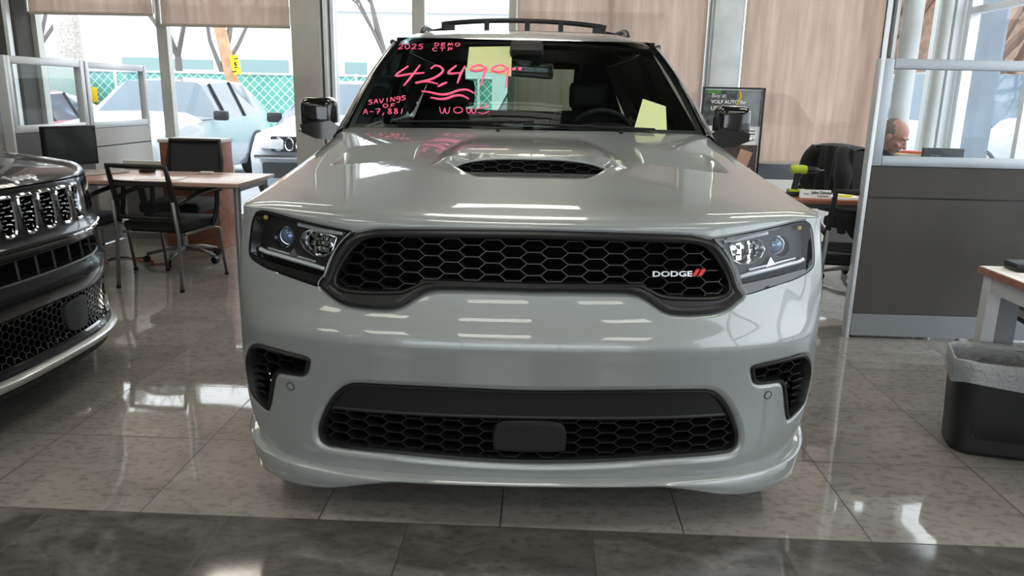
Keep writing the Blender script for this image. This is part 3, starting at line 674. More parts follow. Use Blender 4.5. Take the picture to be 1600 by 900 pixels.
# --- headlamps
for sg in(-1,1):
    lo=lamps[sg]; li=lenses[sg]
    P=lambda s,z,d,sg=sg:SH.P(sg*s,z,d)
    hl=obj('headlamp',SH.ring(lo,[(0,.03),(0,.003),(.003,.0),(.009,.001),(.010,.012),(.010,.09)]),MT['gloss_black'],car)
    # lower black trim between lens and paint
    tp=[(a,b) for a,b in [(.6801,.7745),(.7822,.7914),(.8921,.8106),(.9545,.8315),(.973,.8455),(.972,.8540),(.9553,.8425),(.8285,.8245),(.6776,.8055),(.668,.80)]]
    if sg<0: tp=[(-a,b) for a,b in tp][::-1]
    tp=resample(tp,.02); tm,tn=SH.skin(tp,[],.03,depth=.001); obj('lamp_lower_trim',tm,MT['gloss_black'],hl,180,tn)
    obj('lamp_bowl',SH.plate(inset(lo,.009),.095),MT['shade_black'],hl)
    lm,ln=SH.skin(li,[],.03,depth=.002); obj('lens_cover',lm,MT['lens'],hl,180,ln)
    # bezel plate with two eyes
    eyeP=[(.87+.046*math.cos(t),.908+.034*math.sin(t)) for t in [i*math.pi/10 for i in range(20)]]
    eyeR=[(.665,.872),(.69,.860),(.735,.858),(.778,.878),(.797,.902),(.783,.927),(.755,.937),(.690,.930),(.648,.920)]
    def sgp(p): 
        p=[(sg*a,b) for a,b in p]; return p if area2(p)>0 else p[::-1]
    bez=resample(inset(li,.006),.02)
    bm_,bn=SH.skin(bez,[sgp(eyeP),resample(sgp(eyeR),.012)],.03,depth=.035); obj('lamp_bezel',bm_,MT['bezel'],hl,180,bn)
    obj('lamp_shroud',SH.ring(sgp(eyeP),[(0,.035),(.006,.05),(.010,.09)]),MT['gloss_black'],hl)
    obj('lamp_shroud',SH.ring(resample(sgp(eyeR),.02),[(0,.035),(.004,.05),(.004,.09)]),MT['satin_chrome'],hl)
    # projector
    c=P(.87,.909,.06); pj=MB().ball(c,.029,20,(1,.8,1)); 
    obj('projector_lens',pj,MT['proj'],hl,180)
    obj('projector_ring',MB().tube([(c[0]+.031*math.cos(t),c[1]-.004,c[2]+.029*math.sin(t)) for t in [i*math.pi/12 for i in range(24)]],.0035,8,True),MT['satin_chrome'],hl)
    # faceted reflector bowl
    rf=MB()
    for i in range(7):
        for j in range(4):
            s0=.668+i*.0175; z0=.868+j*.016; dd=.075-.02*((i-3)/3)**2-.016*((j-1.5)/1.5)**2
            if (i in(0,6) and j in(0,3)): continue
            a,b=s0+.0165,z0+.0148; e=.006*((i*7+j*5)%3-1)
            o=len(rf.v); rf.v+=[P(s0,z0,dd+e),P(a,z0,dd-e),P(a,b,dd+e*.5),P(s0,b,dd-e)]; rf.f.append((o,o+1,o+2,o+3) if sg>0 else (o+3,o+2,o+1,o))
    obj('reflector',rf,MT['chrome'],hl,0)
    obj('reflector_rim',MB().tube([P(a,b,.034) for a,b in resample(eyeR,.012)],.003,6,True),MT['satin_chrome'],hl)
    for x in(.705,.742): obj('reflector_divider',MB().tube([P(x,.870,.05),P(x,.928,.05)],.0022,6),MT['chrome'],hl)
    # daytime running light blade along the bottom, rising to a peak between the eyes
    lower=[(.680,.822),(.72,.829),(.78,.838),(.83,.844),(.88,.851),(.93,.858),(.960,.866)]
    obj('running_light',MB().tube([P(a,b,.022) for a,b in crspline(lower,4)],.0075,8),MT['drl'],hl)
    obj('running_light',MB().tube([P(a,b+.012,.028) for a,b in crspline(lower[1:-1],4)],.005,8),MT['satin_chrome'],hl)
    obj('lamp_peak',MB().prism([(.790,.848),(.832,.856),(.818,.872),(.812,.880),(.806,.872)],lambda a,b,d:P(a,b,d),.022,.034),MT['satin_chrome'],hl,0)
    upper=[(.618,.940),(.66,.943),(.71,.948),(.755,.954),(.80,.958)]
    obj('running_light',MB().tube([P(a,b-.004,.022) for a,b in crspline(upper,4)],.008,8),MT['drl'],hl)
    obj('marker_lamp',MB().ball(P(.948,.968,.02),.008,10),MT['amber'],hl)
# --- hood and fenders: one surface function
s0c=SH.s_at_y(.33)
hc=smooth_tab([(.0,.94),(.08,.983),(.12,.996),(.2,1.017),(.3,1.035),(.5,1.062),(.75,1.097),(1.0,1.138),(1.4,1.203),(1.7,1.235)])
hs=smooth_tab([(.2,1.006),(.33,1.018),(.6,1.052),(1.0,1.105),(1.3,1.150),(1.68,1.198)])
def feat(x,y):
    a=abs(x); z=0
    # centre scoop: ramp, step, hump
    aw=.165+(y-.54)*.58
    z-=.020*sstep(.56,.735,y)*(1-sstep(.752,.768,y))*(1-sstep(aw-.015,aw+.02,a))
    hw=.345-.10*sstep(.85,1.3,y)
    z+=.042*sstep(.748,.768,y)*(1-sstep(.82,1.32,y))*(1-sstep(hw-.075,hw+.03,a))
    # cheeks either side of the ramp reaching forward
    z+=.012*math.exp(-((a-aw-.035)/.028)**2)*sstep(.60,.72,y)*(1-sstep(.75,.80,y))
    # heat extractors
    ew=sstep(.445,.475,a)*(1-sstep(.735,.775,a)); y0=.86-.05*sstep(.45,.75,a)
    z-=.046*ew*sstep(y0,y0+.012,y)*(1-sstep(y0+.03,y0+.33,y))
    # long power-dome creases
    z+=.006*(1-sstep(.28,.74,a))*sstep(.2,.7,y)
    return z
def U(u,v):
    a=abs(u); sg=-1 if u<0 else 1
    f=SH.P(a*s0c,SH.zt(a*s0c)); f1=SH.P(s0c,SH.zt(s0c))
    cx_,cy_=a*.93,1.415+.255*a*a
    y=f[1]+(cy_-f[1])*v
    ye=f1[1]+(1.67-f1[1])*v
    se=SH.s_at_y(ye) if v>0 else s0c
    e=SH.P(se,SH.zt(se))
    xe=e[0]*(1-sstep(.7,1,v))+.955*sstep(.7,1,v)
    x=(f[0]/f1[0])*(1-v)*xe+a*v*xe
    edge=max(0.,xe-x); b=.15
    gs=1 if edge>=b else (1-(1-edge/b)**2.6)**(1/2.6)
    dl=max(0,y-f[1]); bf=.055
    gf=1 if dl>=bf else (1-(1-dl/bf)**2.2)**(1/2.2)
    zh=hs(y)+(hc(y)-hs(y))*(1-min(1,x/.95)**2.4)+feat(x,y)
    ztb=(e[2]*gf+f[2]*gs+1e-6*f[2])/(gf+gs+1e-6)
    return Vector((sg*x,y,ztb+(zh-ztb)*gs*gf))
def surf(fn,us,vs,flip=False):
    m=MB(); nr=[]
    m.grid(fn,us,vs,flip)
    for v in vs:
        for u in us:
            e=.0015
            u0,u1=max(-1,u-e),min(1,u+e); v0,v1=max(0,v-e),min(1,v+e)
            a=fn(u1,v)-fn(u0,v); b=fn(u,v1)-fn(u,v0); n=a.cross(b)
            n=n.normalized() if n.length>1e-12 else Vector((0,0,1))
            nr.append(-n if flip else n)
    return m,nr
uh=lambda v:.968-.035*v
vv=sorted(set([0,.004,.01,.018,.028,.04]+[.05+i*.0095 for i in range(100)]+[1]))
nu=110
hm,hn=surf(lambda u,v:U(max(-1,min(1,u))*(uh(v)-.003),v),[i/nu for i in range(-nu,nu+1)],vv)
hood=obj('hood',hm,MT['paint'],car,180,hn)
# down-turned hood edge
em=MB(); em.grid(lambda u,k:(lambda p:(p[0],p[1]+(.0,.002,.03)[k],p[2]-(0,.010,.02)[k]))(U(u*(uh(0)-.003),0)),[i/60 for i in range(-60,61)],[0,1,2],True); obj('hood_edge',em,MT['paint'],hood)
for sg in(-1,1):
    fm,fn_=surf(lambda w,v,sg=sg:U(sg*(uh(v)+.004+(1-uh(v)-.004)*max(0,min(1,w))),v),[i/10 for i in range(11)],vv[::2]+[1],sg<0)
    obj('fender_top',fm,MT['paint'],car,180,fn_)
# near-black strip painting the shade inside the shut lines
for sg in(-1,1):
    gm=MB().grid(lambda w,v:tuple(Vector(U(sg*(uh(v)+w*.03),v))-Vector((0,0,.012))),[-1,0,.6],[i/30 for i in range(31)])
    obj('shut_line_shade',gm,MT['shade_black'],car)
# scoop mouth: black insert in place of an open, shaded hole
def scoop(x,k):
    t=abs(x)/.305; c=max(0,1-t**3.2)
    zt_=1.080+.052*c**.6; zb_=1.074+.004*c
    yy=.738+.010*k
    return (x,yy,zb_+(zt_-zb_)*k+.004*0)
mm=MB(); mm.grid(scoop,[i/30*.305 for i in range(-30,31)],[0,.25,.5,.75,1]); mouth=obj('hood_scoop',mm,MT['shade_black'],hood)
hx=MB(); sc_poly=[(i/20*.295,1.080) for i in range(-20,21)]+[(i/20*.295,1.078+.051*max(0,1-abs(i/20)**3.2)**.6) for i in range(20,-21,-1)]
hexgrid(hx,lambda a,b,d:(a,.727+d*.3+(b-1.076)*.22,b),sc_poly,.05,.022,.0035,.0,.03); obj('scoop_mesh',hx,MT['hexm'],mouth,0)
rim=[(i/20*.312,.734+.012*max(0,1-abs(i/20)**3.2)**.6,1.075+.058*max(0,1-abs(i/20)**3.2)**.6) for i in range(-20,21)]
obj('scoop_rim',MB().tube(rim,.006,8),MT['paint'],mouth,180)
for sg in(-1,1):
    ex=MB(); ex.grid(lambda a,k:(sg*a,.862-.05*sstep(.45,.75,a)+.016*k,U(sg*a/.96,.45)[2]*0+hs(.86)+(hc(.86)-hs(.86))*(1-(a/.95)**2.4)-.012-.018*k),[.50+.012*i for i in range(19)],[0,1])
    obj('heat_extractor_slot',ex,MT['shade_black'],hood)  # black strip painted for the shade inside the slot
# --- windshield
def ws(u,t):
    b=(u*.885,1.43+.23*u*u,1.212-.012*u*u); c=(u*.705,2.10+.10*u*u,1.650-.024*u*u)
    k=4*t*(1-t)*.03
    return Vector((b[0]+(c[0]-b[0])*t, b[1]+(c[1]-b[1])*t-k*.5, b[2]+(c[2]-b[2])*t+k*.87))
wn=Vector((0,-.55,.83))
wm,wn_=surf(ws,[i/24 for i in range(-24,25)],[i/16 for i in range(17)])
wsd=obj('windshield',wm,MT['wind'],car,180,wn_)
# black frit border just inside the glass
fb=MB()
inn=lambda u,t,d=.006:tuple(ws(u,t)-wn*d)
fb.grid(lambda u,t:inn(u,t),[i/20 for i in range(-20,21)],[-.015,0,.035])
fb.grid(lambda u,t:inn(u,t),[i/20 for i in range(-20,21)],[.955,1.0])
for sg in(-1,1): fb.grid(lambda u,t:inn(sg*u,t),[.955,.98,1.005],[i/12 for i in range(13)])
fb.grid(lambda u,t:inn(u,t),[-.12,.0,.12],[.80,.9,.97])
obj('windshield_border',fb,MT['satin_black'],wsd)
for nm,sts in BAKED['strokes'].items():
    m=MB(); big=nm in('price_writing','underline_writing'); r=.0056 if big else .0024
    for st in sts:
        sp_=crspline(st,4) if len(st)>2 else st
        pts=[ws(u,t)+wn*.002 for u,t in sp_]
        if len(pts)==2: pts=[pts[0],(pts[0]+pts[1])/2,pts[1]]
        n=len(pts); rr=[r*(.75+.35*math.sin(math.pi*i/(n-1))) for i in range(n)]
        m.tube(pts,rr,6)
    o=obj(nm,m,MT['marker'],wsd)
obj('cowl_panel',MB().grid(lambda u,k:tuple(Vector((u*.90,1.40+.235*u*u+.05*k,1.190+.004*k-.014*u*u+.008*(k==0)))),[i/20 for i in range(-20,21)],[-.6,0,1]),MT['matte_black'],car)
for x0,x1 in((-.62,.03),(-.02,.60)):
    pts=[];n=12
    for i in range(n+1):
        x=x0+(x1-x0)*i/n; u=x/.87; pts.append(tuple(ws(u,.030+.02*i/n*(1 if x0<-.1 else -1))+wn*.012))
    wb=obj('wiper_blade',MB().tube(pts,.006,6),MT['matte_black'],car)
    obj('wiper_arm',MB().tube([(x1 if x0<-.1 else x0,1.44,1.205),tuple(Vector(pts[n//2])+wn*.006)],.006,6),MT['matte_black'],wb)
for x in(-.13,.42): obj('washer_nozzle',MB().box(tuple(U(x/.93,.965)+Vector((0,0,.005))),(.018,.02,.012),bev=.004),MT['matte_black'],hood)
# --- pillars and roof
def qo(t): 
    b=Vector((.957,1.70,1.145)); c=Vector((.742,2.30,1.640)); return b+(c-b)*t+Vector((0,-.25,.4))*(t*(1-t)*.22)
for sg in(-1,1):
    def pil(w,t,sg=sg):
        a=ws(1.0,t); b=qo(t); m=(a+b)/2+Vector((.012,-.012,.012))
        p=a*(1-w)**2+m*2*w*(1-w)+b*w*w
        return Vector((sg*p.x,p.y,p.z))
    pm=MB().grid(pil,[i/8 for i in range(9)],[i/16 for i in range(17)],sg<0)
    obj('windshield_pillar',pm,MT['paint'],car,180)
    obj('windshield_seal',MB().tube([(sg*(ws(1.0,t/12).x+.002),ws(1,t/12).y,ws(1,t/12).z+.002) for t in range(13)],.007,8),MT['gloss_black'],car,180)
    obj('base_trim',MB().prism([(0,0),(.022,-.012),(.055,.07),(.042,.085)],lambda a,b,d,sg=sg:(sg*(.895-b*.42+a*.25),1.655+b*.9+d*.3,1.20+b*.75+a*.1),0,.03),MT['satin_black'],car)
zr=smooth_tab([(2.10,1.652),(2.16,1.672),(2.3,1.705),(2.6,1.742),(3.2,1.762),(4.0,1.748),(4.75,1.70)])
def roof(u,v):
    a=abs(u); h=ws(u,1)
    y=h.y+(4.78-h.y)*v
    xw=.705+.04*sstep(0,.08,v)-.05*sstep(.6,1,v)
    z=zr(y)-.024*u*u*(1-v)-.02*u*u*v-.075*sstep(0,.06,v)*a**10
    return Vector((u*xw,y,z))
rm_,rn_=surf(roof,[i/24 for i in range(-24,25)],[0,.004,.01,.02,.03,.045,.06,.09]+[.12+i*.04 for i in range(23)])
obj('roof',rm_,MT['paint'],car,180,rn_)
obj('roof_lining',MB().grid(lambda u,v:tuple(roof(u,v)-Vector((0,-.03,.045))),[i/12 for i in range(-12,13)],[i/12 for i in range(13)],True),MT['interior'],car)
for sg in(-1,1):
    # roof rails
    pts=[(sg*.60,2.52,1.70),(sg*.602,2.62,1.738),(sg*.603,2.8,1.757),(sg*.605,3.4,1.766),(sg*.60,4.2,1.748),(sg*.59,4.42,1.715)]
    obj('roof_rail',MB().tube(crspline(pts,5),.017,8),MT['satin_black'],car,180)
    # side glass
    def sg_(k,t,sg=sg):
        y0=1.70+(4.62-1.70)*k; y1=2.30+(4.45-2.30)*k
        b=Vector((.957-.02*k,y0,1.145+.03*k)); c=Vector((.742-.05*k,y1,1.64-.03*k))
        p=b+(c-b)*t; return Vector((sg*p.x,p.y,p.z))
    obj('side_window',MB().grid(lambda k,t:sg_(k,t),[(.10 if sg>0 else 0)+(1-(.10 if sg>0 else 0))*i/12 for i in range(13)],[0,.5,1],sg>0),MT['carglass'],car,180)
    if sg>0: obj('quarter_window',MB().grid(lambda k,t:sg_(k,t),[0,.05,.10],[0,.5,1],True),MT['glass_clear'],car,180)
    for k0,k1 in((.0,.02),(.315,.345),(.66,.70),(.955,1)):
        obj('door_pillar',MB().grid(lambda k,t,sg=sg:tuple(Vector(sg_(k,t))+Vector((sg*.004,0,0))),[k0,k1],[0,1],sg>0),MT['gloss_black'],car)
    obj('roof_side_trim',MB().tube([tuple(sg_(i/12,1.0)) for i in range(13)],.016,8),MT['gloss_black'],car,180)
    # body sides with wheel arches
    sA=SH.s_at_y(.90); sC=SH.s_at_y(3.94)
    s1=SH.s_at_y(4.55)
    def arch(sc,r=.45):
        p=[(sc+r*math.cos(t),max(.255,.385+r*math.sin(t))) for t in [math.pi*i/18-.3 for i in range(22)]]
        return p
    ab=[arch(sA),arch(sC)]
    bot=[]; x=SB
    def bz(s): return .26
    outerS=[(SB,.245)]+[(SB+(s1-SB)*i/60,.25) for i in range(1,61)]+[(s1,z) for z in(.5,.8,1.0)]+[(s1+(SB-s1)*i/80,SH.zt(s1+(SB-s1)*i/80)) for i in range(81)]+[(SB,z) for z in(.8,.6,.4)]
    holes=[[(a,b-.012) if b<.26 else (a,b) for a,b in h] for h in ab]
    if sg<0:
        outerS=[(-a,b) for a,b in outerS][::-1]; holes=[[(-a,b) for a,b in h][::-1] for h in holes]
    bm1,bn1=SH.skin(outerS,holes,.05); obj('body_side',bm1,MT['paint'],car,180,bn1)
    for h in holes:
        hh=[p for p in h if p[1]>.25]
        obj('wheel_arch_trim',MB().tube([SH.P(a,b,.012) for a,b in hh],.014,6),MT['satin_black'],car)
    # door shut lines
    for yy in(1.78,2.86,3.62):
        s=sg*SH.s_at_y(yy); obj('door_gap',MB().tube([SH.P(s,.30+i*.08,.0) for i in range(10 if yy<3.5 else 9)],.003,6),MT['shade_black'],car)
    for yy in(2.55,3.45):
        s=SH.s_at_y(yy); c=SH.P(sg*s,1.0,-.03); obj('door_handle',MB().box(c,(.03,.20,.028),bev=.01),MT['paint'],car)
    # belt shelf between body side and glass
    obj('belt_trim',MB().grid(lambda k,w,sg=sg:tuple(Vector((0,0,0))+ (Vector(SH.P(sg*SH.s_at_y(1.62+3.0*k),SH.zt(SH.s_at_y(1.62+3.0*k))))*(1-w)+Vector(sg_(k,0))*w)),[i/16 for i in range(17)],[0,1],sg>0),MT['satin_black'],car)
    # mirrors
    mc=Vector((sg*1.045,1.79,1.25))
    bm=bmesh.new(); bmesh.ops.create_cube(bm,size=1)
    for v in bm.verts:
        v.co=Vector((v.co.x*.185,v.co.y*.13,v.co.z*.185))
        if v.co.z<0: v.co.x*=1.0
        if v.co.z<0 and v.co.x*sg>0: v.co.z+=.018
        if v.co.y<0: v.co.x*=.90; v.co.z*=.90
    bmesh.ops.bevel(bm,geom=bm.edges[:],offset=.045,segments=6,affect='EDGES',profile=.55)
    m=MB(); bm.verts.index_update(); m.add([v.co+mc for v in bm.verts],[[v.index for v in f.verts] for f in bm.faces]); bm.free()
    mi=obj('side_mirror',m,MT['gloss_black'],car,60)
    ar=MB(); ar.prism([(-.02,.0),(.10,.012),(.165,.04),(.17,.08),(.02,.10),(-.05,.06)],lambda a,b,d,sg=sg:(sg*(.955+a),1.77+d,1.125+b),-.045,.045)
    obj('mirror_arm',ar,MT['gloss_black'],mi,30)
    obj('mirror_glass',MB().box((sg*1.045,1.857,1.25),(.15,.006,.14),bev=.002),MT['chrome'],mi)
    obj('mirror_lamp',MB().ball((sg*1.125,1.735,1.175),.011,10,(1,.6,1)),MT['satin_chrome'],mi)
    # wheels
    for yy in(.90,3.94):
        wc=(sg*.84,yy,.385)
        prof=[(.26,-.12),(.35,-.125),(.378,-.10),(.385,-.05),(.385,.05),(.378,.10),(.35,.125),(.26,.12)]
        wh=obj('wheel',MB().lathe(prof,wc,'X',36),MT['rubber'],car)
        rimm=MB().lathe([(.262,.115*sg),(.25,.09*sg),(.24,.0)],wc,'X',32)
        for k in range(5):
            for d in(-.09,.09):
                a=2*math.pi*k/5+d; rimm.cyl((wc[0]+.09*sg,wc[1]+.05*math.cos(a-d),wc[2]+.05*math.sin(a-d)),(wc[0]+.10*sg,wc[1]+.25*math.cos(a),wc[2]+.25*math.sin(a)),.02,.016,6)
        rimm.cyl((wc[0]+.06*sg,wc[1],wc[2]),(wc[0]+.11*sg,wc[1],wc[2]),.06,.055,16)
        obj('rim',rimm,MT['satin_black'],wh)
        obj('brake_disc',MB().cyl((wc[0]-.02,wc[1],wc[2]),(wc[0]+.02*sg,wc[1],wc[2]),.17,n=24),MT['steel'],wh)
# rear end
s1=SH.s_at_y(4.55)
outR=[(s1+(SH.smax-s1)*i/20,.28) for i in range(21)]+[(s1+(SH.smax-s1)*i/20,SH.zt(6)) for i in range(20,-1,-1)]
for sg in(-1,1):
    o_=[(sg*a,b) for a,b in outR]; 
    if sg<0:o_=o_[::-1]
    m_,n_=SH.skin(resample(o_,.08),[],.08); obj('rear_body',m_,MT['paint'],car,180,n_)
tg=MB()
def rearp(a,b): return (a,4.98-.22*((b-1.17)/.52),b)
for (x0,x1,z0,z1) in((-.9,.9,1.10,1.235),(-.66,.66,1.60,1.69),(-.86,-.48,1.235,1.60),(.48,.86,1.235,1.60)):
    sh=lambda x,z:x*(1-.22*max(0,(z-1.17)/.52)) if abs(x)>.6 else x
    tg.prism([(sh(x0,z0),z0),(sh(x1,z0),z0),(sh(x1,z1),z1),(sh(x0,z1),z1)],lambda a,b,d:(a,rearp(a,b)[1]+d,b),0,.04)
obj('tailgate',tg,MT['interior'],car,0)
for sg in(-1,1): obj('rear_light_block',MB().prism([(.49,1.12),(.885,1.12),(.68,1.63),(.49,1.63)],lambda a,b,d,sg=sg:(sg*a,4.25+d,b),0,.03),MT['interior'],car,0)  # panels added inside to block light slivers beside the seats
obj('rear_window',MB().grid(lambda a,b:rearp(a,b),[-.49,0,.49],[1.23,1.605],True),MT['rearglass'],car)
for sg in(-1,1): obj('tail_lamp',MB().box((sg*.70,5.035,.98),(.42,.05,.10),rz=sg*-.12,bev=.02),MT['extred'],car)
obj('underbody',MB().box((0,2.5,.235),(1.5,4.3,.05)).box((0,2.4,.26),(1.9,1.5,.05)),MT['shade_black'],car)
cb=MB()
for sg in(-1,1): cb.box((sg*.90,2.75,.68),(.03,2.1,.84))
cb.box((0,2.9,.42),(1.78,3.9,.04)); cb.box((0,1.47,.72),(1.8,.04,.86)); cb.box((0,4.86,.75),(1.6,.04,.70))
obj('cabin_tub',cb,MT['interior'],car,0)
# dashboard and cabin
db=MB().grid(lambda x,k:(x*.86,[1.50,1.56,1.70,1.90,2.02,2.06][k],[1.12,1.178,1.188,1.192,1.165,.95][k]+(.05*math.exp(-((x*.86-.42)/.17)**4) if k in(3,4) else 0)-.02*x*x),[i/24 for i in range(-24,25)],[0,1,2,3,4,5])
dash=obj('dashboard',db,MT['interior'],car,50)
obj('centre_screen',MB().box((0,2.04,1.17),(.26,.03,.15),bev=.008),MT['gloss_black'],dash)
sw_=MB().tube([(.43+.19*math.cos(t),2.22-.07*math.sin(t),1.115+.18*math.sin(t)) for t in [i*math.pi/16 for i in range(32)]],.016,8,True)
for a in(.0,math.pi,-1.57): sw_.tube([(.43,2.20,1.11),(.43+.18*math.cos(a),2.22-.07*math.sin(a),1.115+.17*math.sin(a))],.014,6)
sw_.ball((.43,2.19,1.11),.06,14,(1,.5,1))
obj('steering_wheel',sw_,MT['interior_g'],car,180)
def seat(x,y,zt_,w=.46,hr=True):
    st=MB().box((x,y-.22,.72),(w,.52,.16),bev=.05).box((x,y+.12,zt_-.29),(w,.13,.62),rx=-.16,bev=.05)
    s_=obj('car_seat',st,MT['interior_g'],car,60)
    if hr: obj('headrest',MB().box((x,y+.20,zt_+.115),(.25,.09,.17),bev=.04).cyl((x-.06,y+.18,zt_-.05),(x-.06,y+.19,zt_+.06),.008).cyl((x+.06,y+.18,zt_-.05),(x+.06,y+.19,zt_+.06),.008),MT['interior_g'],s_,60)
for x in(-.435,.425): seat(x,2.72,1.26)
for x in(-.42,.40): seat(x,3.60,1.18,.42,False)
obj('rear_view_mirror',MB().box((.02,1.96,1.50),(.245,.03,.085),ry=.06,bev=.013).cyl((0,1.97,1.54),(0,2.0,1.61),.012),MT['gloss_black'],car)
obj('camera_pod',MB().box((0,1.99,1.585),(.17,.10,.09),rx=.6,bev=.02),MT['interior'],car)
gh=MB().tube(crspline([(.50,2.30,1.61),(.53,2.29,1.585),(.59,2.30,1.585),(.62,2.32,1.61)],5),.008,6); obj('grab_handle',gh,MT['interior_g'],car,180)
for sg in(-1,1):
    obj('inner_pillar',MB().grid(lambda w,t:(sg*(.66+.10*w+(.80-.66)*(1-t)),2.5+.55*w*0+.4*w,1.18+.46*t),[0,1],[0,1]),MT['interior_g'],car)
# paper sheets behind the glass
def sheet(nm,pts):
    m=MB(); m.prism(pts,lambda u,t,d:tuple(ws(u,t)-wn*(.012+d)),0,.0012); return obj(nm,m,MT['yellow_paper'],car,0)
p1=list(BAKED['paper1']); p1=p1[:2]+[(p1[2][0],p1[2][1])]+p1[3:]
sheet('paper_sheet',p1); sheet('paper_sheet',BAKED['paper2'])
# roof luggage bar
rk=MB(); ns=24
zc=lambda x:1.832-.028*(abs(x)/.54)**2.2
topb=[(x,3.0+.05*(abs(x)/.54)**2,zc(x)) for x in [(-1+2*i/ns)*.53 for i in range(ns+1)]]
rk.tube(topb,.015,8)
rack=obj('roof_rack',rk,MT['satin_black'],car,180)
lw=MB().tube([(p[0],p[1],1.755-.002*(abs(p[0])/.53)) for p in topb],.012,8); obj('rack_lower_bar',lw,MT['satin_black'],rack,180)
for x in(-.49,-.24,.02,.235,.485):
    w=.085 if abs(x)>.4 else .032
    obj('rack_post',MB().box((x,3.0+.05*(abs(x)/.54)**2,(zc(x)+1.755)/2),(w,.03,zc(x)-1.755),bev=.004),MT['satin_black'],rack)
for sg in(-1,1): obj('rack_side_arm',MB().tube([(sg*.53,3.05,1.772),(sg*.60,3.06,1.760)],.010,6),MT['satin_black'],rack)
# ================================================================ the room
SKY=3.0; EXPO=0.2
YB=7.7; XR=3.85; XL=-6.9; YF=-7.5; ZC=3.35
struct('floor',MB().box(((XR+XL)/2,(2.235+YB+.2)/2,-.05),(XR-XL+.4,YB+.2-2.235,.1)),MT['floor_b'],0)
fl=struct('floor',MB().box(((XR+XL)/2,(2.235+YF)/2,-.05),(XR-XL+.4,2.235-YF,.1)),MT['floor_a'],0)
# material joints line up because both slabs carry world-aligned mesh coordinates
struct('ceiling',MB().box(((XR+XL)/2,(YB+YF)/2,ZC+.05),(XR-XL+.4,YB-YF+.4,.1)),MT['ceil'],0)
gr=MB()
for i in range(18): gr.box((XL+.3+i*.6,0.1,ZC-.004),(.022,YB-YF,.008))
for j in range(26): gr.box(((XR+XL)/2,YF+.1+j*.6,ZC-.004),(XR-XL,.022,.008))
struct('trim_1',gr,MT['part_grey'],0)
# troffers
MT['tube']=glowmat('lamp_diffuser',(1,.95,.84),9.0)
lt=thing('ceiling_light','recessed louvred ceiling light panel','light',(0,0,0),0,'recessed ceiling light panels')
obj('frame',MB().box((0,0,-.010),(1.22,.62,.012)),MT['alu_light'],lt)
obj('diffuser',MB().box((0,0,-.020),(1.14,.54,.010)),MT['tube'],lt)
lv=MB()
for k in range(5): lv.box((0,-.27+.108*k+.054,-.034),(1.14,.022,.022))
obj('louvre',lv,MT['alu_light'],lt)
first=True
for yy in(-5.6,-3.2,-.8,1.6,4.0,6.4):
    for xx in(-5.0,-2.6,-.2,2.2):
        if first: lt.location=(xx,yy,ZC-.01); first=False
        else:
            c=lt.copy(); COL.objects.link(c); c.location=(xx,yy,ZC-.01)
            for ch in [k for k in bpy.data.objects if k.parent==lt]:
                d=ch.copy(); COL.objects.link(d); d.parent=c
# walls
wb=MB().box(((XR+XL)/2,YB+.08,.045),(XR-XL,.16,.09)).box(((XR+XL)/2,YB+.08,(3.05+ZC)/2),(XR-XL,.16,ZC-3.05))
struct('wall_back',wb,MT['wall'])
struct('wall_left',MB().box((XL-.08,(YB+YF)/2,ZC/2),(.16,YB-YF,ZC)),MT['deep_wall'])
struct('wall_right',MB().box((XR+.08,(YB+YF)/2,.045),(.16,YB-YF,.09)).box((XR+.08,(YB+YF)/2,3.2),(.16,YB-YF,.3)).box((XR+.08,-5.3,1.6),(.16,4.4,3.2)),MT['wall'])
struct('wall_front',MB().box(((XR+XL)/2,YF-.08,.125),(XR-XL,.16,.25)).box(((XR+XL)/2,YF-.08,3.15),(XR-XL,.16,.4)).box(((XL-3.4)/2,YF-.08,1.6),(-3.4-XL,.16,3.2)),MT['wall'])
wn_i=[0]
def window(axis,pos,a0,a1,z0,z1,mat=None,rails=(),mull=(),fr=.05,dep=.09):
    wn_i[0]+=1; m=MB(); mat=mat or MT['alu']
    def b(u0,u1,w0,w1,dd=dep):
        if axis=='Y': m.box(((u0+u1)/2,pos,(w0+w1)/2),(u1-u0,dd,w1-w0))
        else: m.box((pos,(u0+u1)/2,(w0+w1)/2),(dd,u1-u0,w1-w0))
    b(a0,a0+fr,z0,z1); b(a1-fr,a1,z0,z1); b(a0+fr,a1-fr,z0,z0+fr); b(a0+fr,a1-fr,z1-fr,z1)
    for r in rails: b(a0+fr,a1-fr,r-.03,r+.03,dep*.9)
    for q in mull: b(q-.03,q+.03,z0+fr,z1-fr,dep*.95)
    o=struct('window_%d'%wn_i[0],m,mat,0)
    g=MB()
    if axis=='Y': g.add([(a0+.02,pos,z0+.02),(a1-.02,pos,z0+.02),(a1-.02,pos,z1-.02),(a0+.02,pos,z1-.02)],[(0,1,2,3)])
    else: g.add([(pos,a0+.02,z0+.02),(pos,a1-.02,z0+.02),(pos,a1-.02,z1-.02),(pos,a0+.02,z1-.02)],[(0,1,2,3)])
    obj('pane',g,MT['pane'],o,0); return o
window('Y',YB+.03,-6.85,-5.36,.09,3.05,MT['alu'],mull=(-6.1,-5.75))
window('Y',YB+.03,-5.02,-3.73,.09,3.05)
window('Y',YB+.03,-3.73,-2.40,.09,3.05)
window('Y',YB+.03,-2.10,-1.215,.09,3.05,fr=.07)
window('Y',YB+.03,-1.215,-.31,.09,3.05)
window('Y',YB+.03,-.31,1.54,.09,3.05,mull=(.6,))
window('Y',YB+.03,1.80,3.17,.09,3.05)
window('X',XR+.03,4.4,7.58,.09,3.05,MT['alu_light'],rails=(2.20,),mull=(6.52,),fr=.07)
window('X',XR+.03,1.2,4.4,.09,3.05,MT['alu_light'],rails=(2.20,),fr=.07)
